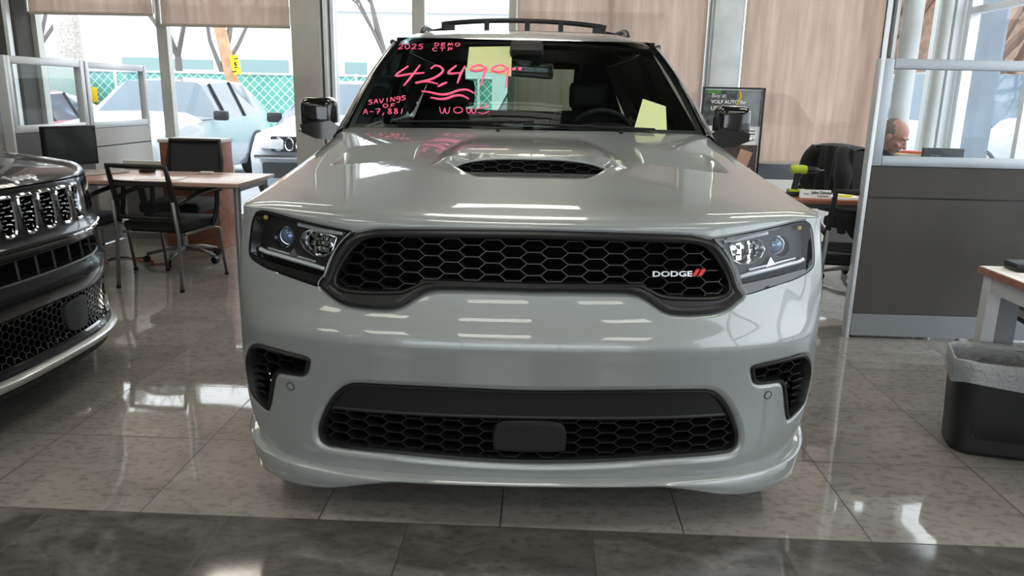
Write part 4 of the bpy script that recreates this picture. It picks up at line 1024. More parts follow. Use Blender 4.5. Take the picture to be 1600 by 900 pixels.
window('X',XR+.03,-2.9,1.2,.09,3.05,MT['alu_light'],rails=(2.20,),mull=(-.9,),fr=.07)
window('Y',YF-.03,-3.4,3.8,.25,3.0,MT['alu'],mull=(-1.0,1.4),fr=.08)
# columns between the windows
def col(nm,x0,x1,y0,y1,mat,z1=3.35): return struct(nm,MB().box(((x0+x1)/2,(y0+y1)/2,z1/2),(x1-x0,y1-y0,z1),bev=.006),mat)
c=col('trim_2',-2.40,-2.13,7.5,7.86,MT['column'])
struct('trim_3',MB().box((-2.095,7.6,1.6),(.03,.10,3.2)).box((-2.045,7.66,1.6),(.03,.06,3.2)),MT['alu_light'],0)
col('trim_4',-5.36,-5.02,7.45,7.86,MT['dark_wall'])
struct('trim_5',MB().box((-5.27,7.40,1.6),(.05,.06,3.2)).box((-5.06,7.40,1.6),(.035,.06,3.2)).box((-5.55,7.5,1.6),(.05,.06,3.2)),MT['alu_light'],0)
col('trim_6',1.54,1.80,7.52,7.86,MT['column_b'])
struct('trim_7',MB().box((3.14,7.66,1.6),(.06,.12,3.2)).box((3.22,7.66,1.6),(.03,.16,3.2)).box((3.80,7.66,1.6),(.10,.12,3.2)),MT['alu_light'],0)
struct('wall_corner',MB().box((3.77,7.78,1.65),(.18,.16,3.3)),MT['column_b'])
window('Y',YB+.03,3.17,3.68,.09,3.05)
for i,(x,r,mt) in enumerate(((3.345,.088,'column_b'),(3.64,.058,'pipe'))):
    p=MB().cyl((x,7.56,0),(x,7.56,ZC),r,n=28); o=obj('pipe_column',p,MT[mt],None,40)
    tag(o,['wide pale round column standing in the right rear corner','thin grey round pipe standing beside the wide corner column'][i],'column')
# roller blinds
def blind(x0,x1,z0,label,z1=3.05,y=7.60,bands=()):
    t=thing('roller_blind',label,'blind',((x0+x1)/2,y,z0))
    w=x1-x0
    obj('fabric',MB().add([(-w/2,0,0),(w/2,0,0),(w/2,0,z1-z0),(-w/2,0,z1-z0)],[(0,1,2,3)]),MT['blind'],t,0)
    obj('bottom_bar',MB().box((0,0,-.008),(w,.022,.028),bev=.006),MT['blind_bar'],t)
    obj('roller_tube',MB().cyl((-w/2,0,z1-z0),(w/2,0,z1-z0),.03,n=14),MT['alu'],t)
    for k in(-1,1): obj('side_channel',MB().box((k*(w/2+.012),.01,(z1-z0)/2),(.014,.03,z1-z0)),MT['alu_light'],t)
blind(-4.97,-3.76,2.055,'half raised beige roller blind on the window nearest the left corner')
blind(-3.68,-2.44,1.965,'half raised beige roller blind left of the grey column')
blind(-.27,1.49,.80,'wide beige roller blind lowered behind the big silver vehicle')
blind(1.84,3.12,.80,'beige roller blind lowered beside the right corner pipes')
blind(-6.8,-5.4,1.62,'lowered beige roller blind in the far left corner window')

# ================================================================ outside
struct('ground',MB().add([(-45,7.95,-.12),(45,7.95,-.12),(45,70,-.12),(-45,70,-.12)],[(0,1,2,3)]).add([(3.95,-30,-.12),(45,-30,-.12),(45,7.95,-.12),(3.95,7.95,-.12)],[(0,1,2,3)]),MT['snow'],0)
def vehicle(name,label,cat,loc,rz,paint,st,axles,cow,hdr,rr,back,jeepface=False,trim='extglass',group=None):
    """st: stations (y,zlow,zbelt,ztop,halfbelt,halftop)"""
    t=thing(name,label,cat,loc,rz,group)
    def sec(s):
        y,zl,zb,zt,wb,wt=s
        h=[(0,zl),(wb*.9,zl),(wb,zl+.25*(zb-zl)),(wb*1.01,zl+.75*(zb-zl)),(wb*.965,zb),(wt,zt-.045),(wt*.86,zt),(0,zt+.02)]
        return [Vector((x,y,z)) for x,z in h]
    S_=[sec(s) for s in st]; n=len(st)
    body=MB(); glass=MB(); 
    for i in range(n-1):
        y=(st[i][0]+st[i+1][0])/2
        for k in range(7):
            isg=(k==4 and cow-.05<y<rr+.05) or (k in(5,6) and (cow<y<hdr or rr<y<back))
            for sg in(-1,1):
                q=[S_[i][k],S_[i][k+1],S_[i+1][k+1],S_[i+1][k]]
                q=[Vector((sg*v.x,v.y,v.z)) for v in q]
                (glass if isg else body).add(q,[(0,1,2,3) if sg<0 else (3,2,1,0)])
    for s_,fl_ in((S_[0],1),(S_[-1],0)):
        pts=[Vector((v.x,v.y,v.z)) for v in s_]+[Vector((-v.x,v.y,v.z)) for v in s_[::-1][1:-1]]
        body.add(pts,[tuple(range(len(pts)))])
    bo=obj('body',body,paint,t,0); bm=bmesh.new(); bm.from_mesh(bo.data); bmesh.ops.remove_doubles(bm,verts=bm.verts,dist=.002); bmesh.ops.recalc_face_normals(bm,faces=bm.faces); bm.to_mesh(bo.data); bm.free()
    for p in bo.data.polygons: p.use_smooth=True
    bo.data.set_sharp_from_angle(angle=R_(38))
    obj('glass',glass,MT[trim],t,0)
    # pillars between side windows
    pm=MB()
    for f in(.36,.68):
        for sg in(-1,1):
            y=cow+(rr-cow)*f
            a=[s for s in zip(st,st[1:]) if s[0][0]<=y<=s[1][0]][0]; w=(y-a[0][0])/(a[1][0]-a[0][0]+1e-9)
            g=[a[0][k]+(a[1][k]-a[0][k])*w for k in range(6)]
            pm.cyl((sg*g[4]*.975,y,g[2]),(sg*(g[5]+.005),y+.06,g[3]-.04),.028,n=6)
    obj('window_pillar',pm,MT['black'],t)
    for yy in axles:
        for sg in(-1,1):
            x=sg*(st[3][4]-.10)
            wh=obj('wheel',MB().lathe([(.2,-.11),(.33,-.115),(.355,-.08),(.355,.08),(.33,.115),(.2,.11)],(x,yy,.355),'X',24),MT['rubber'],t)
            rm=MB().lathe([(.24,.10*sg),(.22,.09*sg),(.02,.12*sg)],(x,yy,.355),'X',10); obj('rim',rm,MT['chrome'],wh,0)
            obj('wheel_arch',MB().tube([(sg*(st[3][4]+.004),yy+.42*math.cos(a),.36+.42*math.sin(a)) for a in [math.pi*i/12 for i in range(13)]],.03,6),MT['dgrey'],t)
    y0=st[0][0]; 
    for sg in(-1,1):
        obj('headlamp',MB().box((sg*st[0][4]*.78,y0+.03,.80 if not jeepface else .82),(.36,.14,.13),rz=sg*.35,bev=.03),MT['alu_light'],t)
        obj('door_mirror',MB().box((sg*(st[3][4]+.12),cow+.35,st[3][2]+.10),(.22,.12,.15),bev=.04),MT['dgrey'],t)
    if jeepface:
        obj('grille_panel',MB().box((0,y0-.012,.82),(1.05,.05,.20),bev=.02),MT['dgrey'],t)
        for k in range(-3,4): obj('grille_slot',MB().tube([(k*.14+.055*math.cos(a),y0-.045,.82+.08*math.sin(a)) for a in [math.pi*i/6 for i in range(12)]],.009,6,True),MT['chrome'],t)
        obj('bumper_intake',MB().box((0,y0-.01,.48),(1.3,.06,.20),bev=.02),MT['dgrey'],t)
        obj('bumper_bar',MB().box((0,y0-.02,.655),(1.5,.05,.05),bev=.01),MT['satin_chrome'],t)
    else:
        obj('grille_panel',MB().box((0,y0-.01,.62),(1.0,.05,.20),bev=.03),MT['dgrey'],t)
        obj('bumper_intake',MB().box((0,y0-.01,.38),(1.3,.05,.12),bev=.03),MT['dgrey'],t)
    return t
SUVST=[(0,.38,.66,.70,.66,.55),(.12,.26,.80,.86,.84,.72),(.5,.24,.92,.99,.92,.78),(1.35,.24,1.0,1.08,.95,.80),(1.5,.24,1.02,1.14,.95,.78),(2.2,.24,1.04,1.60,.95,.64),(3.2,.24,1.06,1.66,.95,.64),(4.1,.24,1.08,1.62,.94,.62),(4.6,.26,1.10,1.30,.90,.66),(4.75,.34,1.0,1.08,.84,.66)]
CARST=[(0,.36,.60,.64,.62,.5),(.12,.22,.72,.76,.82,.7),(.5,.2,.82,.88,.88,.74),(1.2,.2,.90,.96,.90,.76),(1.35,.2,.92,1.0,.90,.74),(2.1,.2,.93,1.38,.90,.58),(2.9,.2,.94,1.42,.90,.58),(3.6,.2,.95,1.30,.89,.58),(4.2,.22,.98,1.04,.86,.66),(4.45,.32,.90,.95,.80,.66)]
VANST=[(0,.38,.80,.86,.80,.66),(.15,.28,.98,1.06,.92,.76),(.7,.26,1.10,1.22,.98,.84),(.9,.26,1.14,1.30,.99,.84),(1.7,.26,1.18,2.0,.99,.80),(3.4,.26,1.2,2.1,.99,.80),(4.9,.26,1.2,2.08,.98,.80),(5.0,.3,1.18,2.0,.96,.8),(5.1,.35,1.1,1.5,.94,.8)]
vehicle('parked_suv','white sport utility vehicle parked outside directly left of the white one with a slot grille','car',(-6.06,10.2,-.12),R_(1),MT['extwhite'],SUVST,(.95,3.75),1.5,2.2,4.1,4.6)
vehicle('parked_suv','white sport utility vehicle with a seven slot grille parked outside left of the grey column','car',(-3.0,10.0,-.12),R_(1),MT['extwhite'],SUVST,(.95,3.75),1.5,2.2,4.1,4.6,True)
vehicle('parked_car','red car parked outside behind the glass partition','car',(-9.0,10.6,-.12),R_(0),MT['extred'],CARST,(.85,3.45),1.35,2.1,3.6,4.2)
vehicle('parked_truck','grey green truck outside seen through the leftmost partition glass','truck',(-15.2,16.4,-.12),R_(-90),MT['extgreen'],VANST,(1.0,4.1),.9,1.7,4.9,5.05)
vehicle('parked_van','white van parked outside the right hand window','van',(8.3,12.2,-.12),R_(6),MT['extwhite'],VANST,(1.0,4.1),.9,1.7,4.9,5.05)
vehicle('parked_suv','pale blue sport utility vehicle parked outside right behind the big silver vehicle','car',(.1,10.2,-.12),R_(0),MT['extblue'],SUVST,(.95,3.75),1.5,2.2,4.1,4.6)
vehicle('parked_suv','white sport utility vehicle parked outside below the lowered right blind','car',(3.2,10.0,-.12),R_(1),MT['extwhite'],SUVST,(.95,3.75),1.5,2.2,4.1,4.6)
# fence
fe=thing('chain_link_fence','green chain link fence with privacy mesh behind the parked cars','fence',(0,0,0))
obj('mesh_panel',MB().add([(-24,18,-.12),(-1.2,18.0,-.12),(-1.2,18.0,1.72),(-24,18,1.72)],[(0,1,2,3)]),MT['fence'],fe,0)
obj('top_rail',MB().tube([(-24,17.98,1.74),(-1.2,17.98,1.74)],.025,6),MT['alu_light'],fe)
for k in range(9): obj('fence_post',MB().cyl((-23.9+k*2.8,17.97,-.12),(-23.9+k*2.8,17.97,1.78),.035,n=8),MT['alu_light'],fe)
pl=thing('utility_pole','leaning wooden utility pole with a yellow sign behind the parked cars','pole',(-6.55,17.2,-.12),0)
obj('shaft',MB().cyl((0,0,0),(-1.0,0,5.5),.15,.10,12),MT['pole'],pl)
sgn=obj('sign_plate',MB().box((-.13,-.22,2.02),(.17,.015,.40),ry=-.17),MT['yellow'],pl)
obj('sign_lettering',MB().box((-.12,-.232,2.02),(.05,.006,.035),ry=.5).box((-.13,-.232,2.06),(.05,.006,.03),ry=-.6).box((-.12,-.232,1.97),(.07,.006,.02)).box((-.10,-.232,2.15),(.10,.006,.02),ry=-.17).box((-.16,-.232,1.88),(.10,.006,.02),ry=-.17),MT['black'],sgn,0)
ys=obj('fence_sign',MB().box((-10.55,17.93,1.20),(.42,.02,.34),bev=.01),MT['yellow']); tag(ys,'small yellow sign fixed to the green fence','sign')
def tree(x,y,h,r,label,seed,mat='bark',lean=0,name='bare_tree',depth=4,low=.35):
    rnd=random.Random(seed); t=thing(name,label,'tree',(x,y,-.12))
    tr=MB(); br=MB()
    top=Vector((lean*h,0,h*low)); tr.tube([(0,0,0),(lean*h*.4,0,h*low*.5),top],[r,r*.85,r*.7],8)
    def grow(p,d,l,rr,k):
        q=p+d*l; mid=(p+q)/2+Vector((rnd.uniform(-.06,.06),0,rnd.uniform(-.03,.06)))*l
        br.tube([p,mid,q],[rr,rr*.8,rr*.6],5,caps=False)
        if k==0: return
        for _ in range(rnd.choice((2,3,3))):
            nd=(d+Vector((rnd.uniform(-.75,.75),rnd.uniform(-.5,.5),rnd.uniform(-.1,.6)))).normalized()
            grow(q,nd,l*rnd.uniform(.6,.82),rr*.6,k-1)
    for _ in range(4): grow(top,Vector((rnd.uniform(-.7,.7),rnd.uniform(-.5,.5),1)).normalized(),h*.28,r*.55,depth)
    obj('trunk',tr,MT[mat],t); obj('branches',br,MT[mat],t,0)
tree(-9.1,19.5,6.5,.12,'thin bare tree behind the fence left of the window mullion',3)
tree(-7.9,19.2,5.5,.11,'thin bare tree behind the fence next to the leaning utility pole',5)
tree(-4.15,21,6.5,.10,'slim bare tree rising behind the centre window',8)
tree(-12.6,19.5,7,.10,'bare tree behind the fence nearest the left corner',11)
tt=thing('thick_tree_trunk','thick speckled tree trunk outside near the left corner','tree',(-11.3,18.6,-.12)); obj('trunk',MB().tube([(0,0,0),(.03,0,2),(-.05,0,5),(-.02,0,8)],[.34,.29,.27,.25],14),MT['bark_l'],tt)
for i,(x,y) in enumerate(((8.2,15.5),(9.6,17),(7.4,19),(10.6,15.2))):
    tree(x,y,6.5,.16,['brown bare tree nearest the white van','brown bare tree behind the white van','brown bare tree far right beyond the van','brown bare tree at the right picture edge'][i],20+i,'bark_brown',low=.3)
# far buildings
b1=thing('far_building','long white building with a dark window band beyond the fence','building',(0,0,0))
obj('wall',MB().box((-12,40,2.4),(34,8,5.0)),MT['brick'],b1)
obj('roof_edge',MB().box((-12,35.9,4.95),(34.2,.3,.16)),MT['part_grey'],b1)
for x0,x1,z0,z1 in((-19.4,-17.6,2.0,2.75),(-13.9,-11.7,1.5,2.75),(-9.1,-8.1,2.1,2.72),(-17.2,-15.2,2.3,2.7),(-6.4,-4.6,2.1,2.7)):
    obj('window_band',MB().box(((x0+x1)/2,35.95,(z0+z1)/2),(x1-x0,.1,z1-z0)),MT['bandglass'],b1)
ep=obj('exterior_pier',MB().box((5.27,10.2,1.7),(.54,.5,3.7)),pmat('pier_blue_grey',(.20,.225,.25),.8,var=.1,vscale=2)); tag(ep,'tall pale blue pier standing outside the right hand window','pillar')
b2=thing('brown_fence','brown timber fence behind the bare trees on the right','fence',(0,0,0)); obj('boards',MB().box((13,19.5,2.2),(11,.2,4.6)),pmat('brown_boards',(.30,.22,.17),.9,var=.35,vscale=5),b2); obj('top_rail',MB().box((13,19.35,4.5),(11,.12,.12)),MT['part_grey'],b2)
# ================================================================ black car on the left
JP=[(0,0),(.25,.008),(.42,.035),(.56,.085),(.68,.15),(.78,.235),(.86,.34),(.91,.47),(.935,.7),(.94,1.2),(.94,3.2),(.93,4.0),(.88,4.4),(.7,4.56),(0,4.62)]
JF=[(.15,.03),(.2,.015),(.25,.0),(.29,.02),(.33,.035),(.45,.035),(.50,.012),(.54,.004),(.585,.012),(.60,.03),(.68,.04),(.72,.035),(.745,.03),(.77,.052),(.85,.060),(.95,.072),(.98,.085),(1.02,.105),(1.1,.14)]
JS=[(.15,.06),(.25,.03),(.35,.01),(.5,0),(.75,0),(.9,.015),(1.0,.035),(1.1,.05)]
JZ=[(0,.972),(.4,.968),(.55,.962),(.75,.955),(.95,.955),(1.3,.98),(2.0,1.03),(3.0,1.06),(6,1.08)]
JH=Shell(JP,JF,JS,JZ)
jc=thing('black_suv','glossy black sport utility vehicle with a chrome ringed seven slot grille at the left edge','car',(-2.02,3.01,0),R_(90))
def jslot(c,w=.047,h=.078,z=.862):
    return [(c-w*.55,z-h),(c+w*.55,z-h),(c+w*.9,z-h*.72),(c+w*1.08,z+h*.25),(c+w*1.0,z+h*.80),(c+w*.75,z+h),(c-w*.75,z+h),(c-w*1.0,z+h*.80),(c-w*1.08,z+h*.25),(c-w*.9,z-h*.72)]
slots=[jslot(k*.128) for k in range(-3,4)]
slots=[smooth_closed(s,.012) for s in slots]
sb=1.02
jo=[(s/40*sb,.235) for s in range(-40,41)]+[(sb,z) for z in(.4,.6,.8)]+[(s/60*sb,JH.zt(abs(s/60*sb))) for s in range(60,-61,-1)]+[(-sb,z) for z in(.8,.6,.4)]
bars=smooth_closed([(-.52,.69),(-.2,.695),(.2,.695),(.52,.69),(.56,.66),(.54,.612),(.2,.605),(-.2,.605),(-.54,.612),(-.56,.66)],.02)
lowi=smooth_closed([(-.70,.47),(-.3,.475),(.3,.475),(.70,.47),(.745,.43),(.73,.33),(.66,.298),(.3,.288),(-.3,.288),(-.66,.298),(-.73,.33),(-.745,.43)],.02)
for a in(slots+[bars,lowi]):
    if area2(a)<0: a.reverse()
m,n=JH.skin(jo,slots+[bars,lowi],.02); jb=obj('front_fascia',m,MT['jeep_paint'],jc,180,n)
obj('bay_shade_block',MB().box((0,.75,.6),(1.2,.9,.62)),MT['shade_black'],jc)  # near-black block stands in for shade behind the grille slots
for s in slots:
    r=obj('grille_slot',JH.ring(s,[(-.004,.004),(-.003,-.009),(.004,-.013),(.011,-.009),(.012,.012)]),MT['chrome'],jc)
    i=inset(s,.010); obj('slot_back',JH.plate(i,.04),MT['shade_black'],r)
    dm=MB(); c=sum(p[0] for p in s)/len(s)
    for a in range(9):
        z=.795+a*.0165
        for b in(-1,0,1):
            x=c+(b+(.5 if a%2 else 0)-.25)*.034
            if inpoly(x-.01,z,i) and inpoly(x+.01,z,i):
                dm.v+=[JH.P(x-.011,z,.012),JH.P(x+.011,z,.012),JH.P(x+.011,z+.0045,.012),JH.P(x-.011,z+.0045,.012)]; o=len(dm.v)-4; dm.f.append((o,o+1,o+2,o+3))
    obj('slot_insert',dm,MT['satin_chrome'],r,0)
bo_=obj('bumper_slot',JH.ring(bars,[(0,.0),(0,-.004),(.006,0),(.008,.05)]),MT['satin_black'],jc); obj('slot_back',JH.plate(inset(bars,.006),.06),MT['shade_black'],bo_)
for k in range(-4,5): obj('slot_divider',MB().tube([JH.P(k*.118,.608,.012),JH.P(k*.118,.69,.012)],.005,6),MT['dgrey'],bo_)
li_=obj('lower_grille',JH.ring(lowi,[(0,.0),(0,-.005),(.008,.0),(.010,.06)]),MT['gloss_black'],jc); li2=inset(lowi,.008); obj('slot_back',JH.plate(li2,.055),MT['shade_black'],li_)
hx=MB(); hexgrid(hx,JH.P,li2,.034,.034,.005,.006,.02); obj('honeycomb_mesh',hx,MT['chromedark'],li_,0)
rad=smooth_closed([(.16,.44),(.30,.445),(.325,.41),(.31,.33),(.28,.31),(.18,.31),(.15,.34),(.145,.40)],.015)
if area2(rad)<0: rad.reverse()
r_=JH.ring(rad,[(0,.03),(0,0),(.01,-.004)]); q=JH.plate(inset(rad,.01),-.004); r_.add(q.v,q.f); obj('sensor_cover',r_,MT['dgrey'],li_)
lp=MB(); lp.grid(lambda s,k:JH.P(s,(.262,.262,.250,.222,.214,.214)[k],(.01,-.016,-.024,-.020,-.010,.05)[k]),[i/50*.93 for i in range(-50,51)],list(range(6)),True); obj('silver_skid_trim',lp,MT['jeep_silver'],jc,50)
lp=MB(); lp.grid(lambda s,k:JH.P(s,(.212,.205,.175,.18)[k],(0,-.008,.0,.1)[k]),[i/50*.98 for i in range(-50,51)],list(range(4)),True); obj('chin_spoiler',lp,MT['matte_black'],jc,50)
cb_=[(s,.728) for s in [i/30*.78 for i in range(-30,31)]]
obj('chrome_strip',MB().tube([JH.P(a,b,-.004) for a,b in cb_],.010,8),MT['gloss_black'],jc)
for sg in(-1,1):
    hp=[(sg*a,b) for a,b in [(.56,.93),(.75,.94),(.95,.93),(1.0,.90),(.97,.84),(.75,.80),(.56,.795)]]
    if area2(hp)<0: hp=hp[::-1]
    hp=resample(hp,.03); a_,b_=JH.skin(hp,[],.04,depth=-.004); hl=obj('headlamp',a_,MT['gloss_black'],jc,180,b_)
    obj('lamp_projector',MB().ball(JH.P(sg*.70,.87,.012),.02,12),MT['dgrey'],hl)
    obj('fog_trim',JH.ring(resample([(sg*.60,.30),(sg*.66,.30),(sg*.73,.335),(sg*.72,.345),(sg*.60,.325)][::sg],.02),[(0,.0),(0,-.012),(.005,-.014),(.010,.0)]),MT['jeep_silver'],li_)
    sA=JH.s_at_y(.88); sC=JH.s_at_y(3.5); s1=JH.s_at_y(4.3)
    oS=[(sb+(s1-sb)*i/50,.24) for i in range(51)]+[(s1+(sb-s1)*i/60,JH.zt(s1+(sb-s1)*i/60)) for i in range(61)]+[(sb,z) for z in(.7,.45)]
    hs_=[[(sc_+.42*math.cos(t),max(.23,.36+.42*math.sin(t))) for t in [math.pi*i/16-.3 for i in range(20)]] for sc_ in(sA,sC)]
    if sg<0: oS=[(-a,b) for a,b in oS][::-1]; hs_=[[(-a,b) for a,b in h][::-1] for h in hs_]
    a_,b_=JH.skin(oS,hs_,.06); obj('body_side',a_,MT['jeep_paint'],jc,180,b_)
    for yy in(.88,3.5):
        wc=(sg*.80,yy,.36)
        wh=obj('wheel',MB().lathe([(.22,-.11),(.33,-.115),(.36,-.07),(.36,.07),(.33,.115),(.22,.11)],wc,'X',28),MT['rubber'],jc)
        rm=MB().lathe([(.225,.10*sg),(.20,.06*sg),(.0,.10*sg)],wc,'X',10); obj('rim',rm,MT['steel'],wh,0)
js0=JH.s_at_y(.42)
jhc=smooth_tab([(0,.94),(.09,.985),(.15,1.0),(.3,1.022),(.6,1.055),(1.0,1.09),(1.4,1.12)]); jhs=smooth_tab([(.3,.985),(.5,1.01),(1.0,1.05),(1.4,1.08)])
def JU(u,v):
    a=abs(u); sg=-1 if u<0 else 1
    f=JH.P(a*js0,JH.zt(a*js0)); f1=JH.P(js0,JH.zt(js0)); y=f[1]+(1.25+.15*a*a-f[1])*v; ye=f1[1]+(1.4-f1[1])*v; e=JH.P(JH.s_at_y(ye),JH.zt(JH.s_at_y(ye)))
    x=(f[0]/f1[0])*(1-v)*e[0]+a*v*e[0]; ed=max(0,e[0]-x); gs=1 if ed>=.14 else (1-(1-ed/.14)**2.4)**(1/2.4); dl=max(0,y-f[1]); gf=1 if dl>=.09 else (1-(1-dl/.09)**2.2)**(1/2.2)
    zh=jhs(y)+(jhc(y)-jhs(y))*(1-min(1,x/.92)**2.6)+.012*sstep(.50,.60,x)*(1-sstep(.66,.8,x)); zt_=(e[2]*gf+f[2]*gs+1e-6)/(gf+gs+1e-6)
    return Vector((sg*x,y,zt_+(zh-zt_)*gs*gf))
a_,b_=surf(JU,[i/50 for i in range(-50,51)],[0,.005,.015,.03,.05,.075,.1]+[.13+i*.03 for i in range(30)]); obj('hood',a_,MT['jeep_paint'],jc,180,b_)
obj('hood_gap',MB().tube([JH.P(s,JH.zt(abs(s))-.004,.0) for s in [i/40*.9 for i in range(-40,41)]],.004,6),MT['shade_black'],jc)
def jtx(x,y,d):
    # badge lies on the sloping nose of the hood
    s=x+.075; p=Vector(JU(max(-1,min(1,s/.86)),.022+y*1.0)); return tuple(p+Vector((0,-.55,.8))*(.002+d))
obj('letter_badge',text_mb('Jeep',.062,lambda x,y,d:jtx(x*1.25,y,d),.003,.0,boldoff=.0016),MT['badge_silver'],jc,0)
CB=[(1.25,.24,1.06,1.10,.93,.86),(1.42,.24,1.06,1.13,.93,.84),(2.1,.24,1.07,1.58,.93,.64),(3.1,.24,1.08,1.63,.93,.64),(3.9,.24,1.09,1.58,.92,.62),(4.4,.26,1.10,1.25,.88,.66),(4.6,.34,1.0,1.05,.80,.66)]
def cabin(st,cow,hdr,rr,back,parent,paint,glassm):
    def sec(s):
        y,zl,zb,zt,wb,wt=s; return [Vector((x,y,z)) for x,z in [(wb*.965,zb-.02),(wt,zt-.045),(wt*.86,zt),(0,zt+.02)]]
    S_=[sec(s) for s in st]; B_=MB(); G_=MB()
    for i in range(len(st)-1):
        y=(st[i][0]+st[i+1][0])/2
        for k in range(3):
            isg=(k==0 and cow<y<rr) or (k in(1,2) and (cow<y<hdr or rr<y<back))
            for sg in(-1,1):
                q=[Vector((sg*v.x,v.y,v.z)) for v in (S_[i][k],S_[i][k+1],S_[i+1][k+1],S_[i+1][k])]
                (G_ if isg else B_).add(q,[(0,1,2,3) if sg<0 else (3,2,1,0)])
    obj('cabin_roof',B_,paint,parent,0); obj('cabin_glass',G_,glassm,parent,0)
cabin(CB,1.42,2.1,3.9,4.4,jc,MT['jeep_paint'],MT['gloss_black'])
obj('tail_panel',MB().box((0,4.45,.65),(1.6,.1,.85),bev=.04),MT['jeep_paint'],jc); obj('underbody',MB().box((0,2.4,.25),(1.4,3.8,.06)),MT['shade_black'],jc)

# ================================================================ furniture
def partition(name,label,y0,y1,x,z,ledge,lower,frame,loc=(0,0,0),groove=None,kick=True,rz=0,xr=None):
    pass
# glazed partitions on the left
def glazed(label,L,loc,rz,ztop,zled,panel,frame,legs=True,groove=.84,kick=.15,end=True):
    """partition along local +X, length L"""
    t=thing('glazed_partition',label,'partition',loc,rz)
    fr=MB(); w=.055; d=.06
    zb=zled-.055
    for a,b,c_,e in((0,w,zb,ztop),(L-w,L,zb,ztop),(w,L-w,zb,zb+w*1.0),(w,L-w,ztop-w,ztop)):
        fr.box(((a+b)/2,0,(c_+e)/2),(b-a,d,e-c_),bev=.008)
    obj('glazing_frame',fr,frame,t)
    obj('glazing',MB().add([(w,0,zb+w),(L-w,0,zb+w),(L-w,0,ztop-w),(w,0,ztop-w)],[(0,1,2,3)]),MT['pane'],t,0)
    obj('upper_panel',MB().box((L/2,0,(zb+groove)/2+.002),(L-.012,.05,zb-groove-.008)),panel,t)
    obj('lower_panel',MB().box((L/2,0,(groove+kick)/2),(L-.012,.05,groove-kick-.008)),panel,t)
    obj('kick_panel',MB().box((L/2,0,kick/2+.008),(L-.012,.052,kick-.016)),MT['part_kick'],t)
    obj('groove_strip',MB().box((L/2,0,groove),(L-.014,.044,.02)),MT['black'],t)
    if end: obj('end_post',MB().box((-.012,0,ztop/2),(.022,.07,ztop),bev=.003),MT['part_pale'],t)
    for x in(.03,L-.03): obj('levelling_foot',MB().cyl((x,0,0),(x,0,.012),.016,n=10),MT['black'],t)
    return t
glazed('grey framed glass partition above a charcoal fabric panel right of the silver vehicle',1.95,(1.862,4.5,0),0,1.605,1.075,MT['part_panel'],MT['part_frame'])
glazed('left glass partition nearest the camera with a dark lower panel',.97,(-3.9,5.58,0),R_(90),1.575,1.075,MT['part_dark'],MT['part_pale'],groove=.80)
glazed('left glass partition next to the window with a pale lower panel',1.02,(-3.9,6.57,0),R_(90),1.575,1.075,MT['part_grey'],MT['part_pale'],groove=.86,end=False)
glazed('left glass partition half hidden above the black car',1.2,(-5.15,5.56,0),0,1.575,1.075,MT['part_grey'],MT['part_pale'],end=False)
# left desk
def desk(label,x0,x1,y0,y1,z,top,legm,th=.028,legs=None,inset_=.06):
    t=thing('office_desk',label,'desk',((x0+x1)/2,(y0+y1)/2,0)); w,d=x1-x0,y1-y0
    obj('desktop',MB().box((0,0,z-th/2),(w,d,th),bev=.004),top,t)
    obj('apron_rail',MB().box((0,0,z-th-.025),(w-.16,.05,.05)),legm,t)
    for sx in(-1,1):
        if legs and sx not in legs: continue
        for sy in(-1,1):
            obj('leg',MB().cyl((sx*(w/2-.05-.0),sy*(d/2-.10),z-th),(sx*(w/2-.04),sy*(d/2-.04),0),.024,.020,12),legm,t)
        obj('leg_rail',MB().box((sx*(w/2-.05),0,z-th-.02),(.04,d-.16,.035)),legm,t)
    return t
desk('long reddish brown desk with splayed grey legs behind the mesh guest chairs',-3.84,-2.08,5.20,5.93,.74,MT['desk_top'],MT['steel'])
wp=thing('low_white_panel','low white panel standing on the floor behind the left desk','panel',(-3.32,6.95,0)); obj('board',MB().box((0,0,.39),(1.02,.03,.66)),MT['white'],wp); obj('foot_rail',MB().box((0,0,.03),(1.0,.06,.06)),MT['steel'],wp)
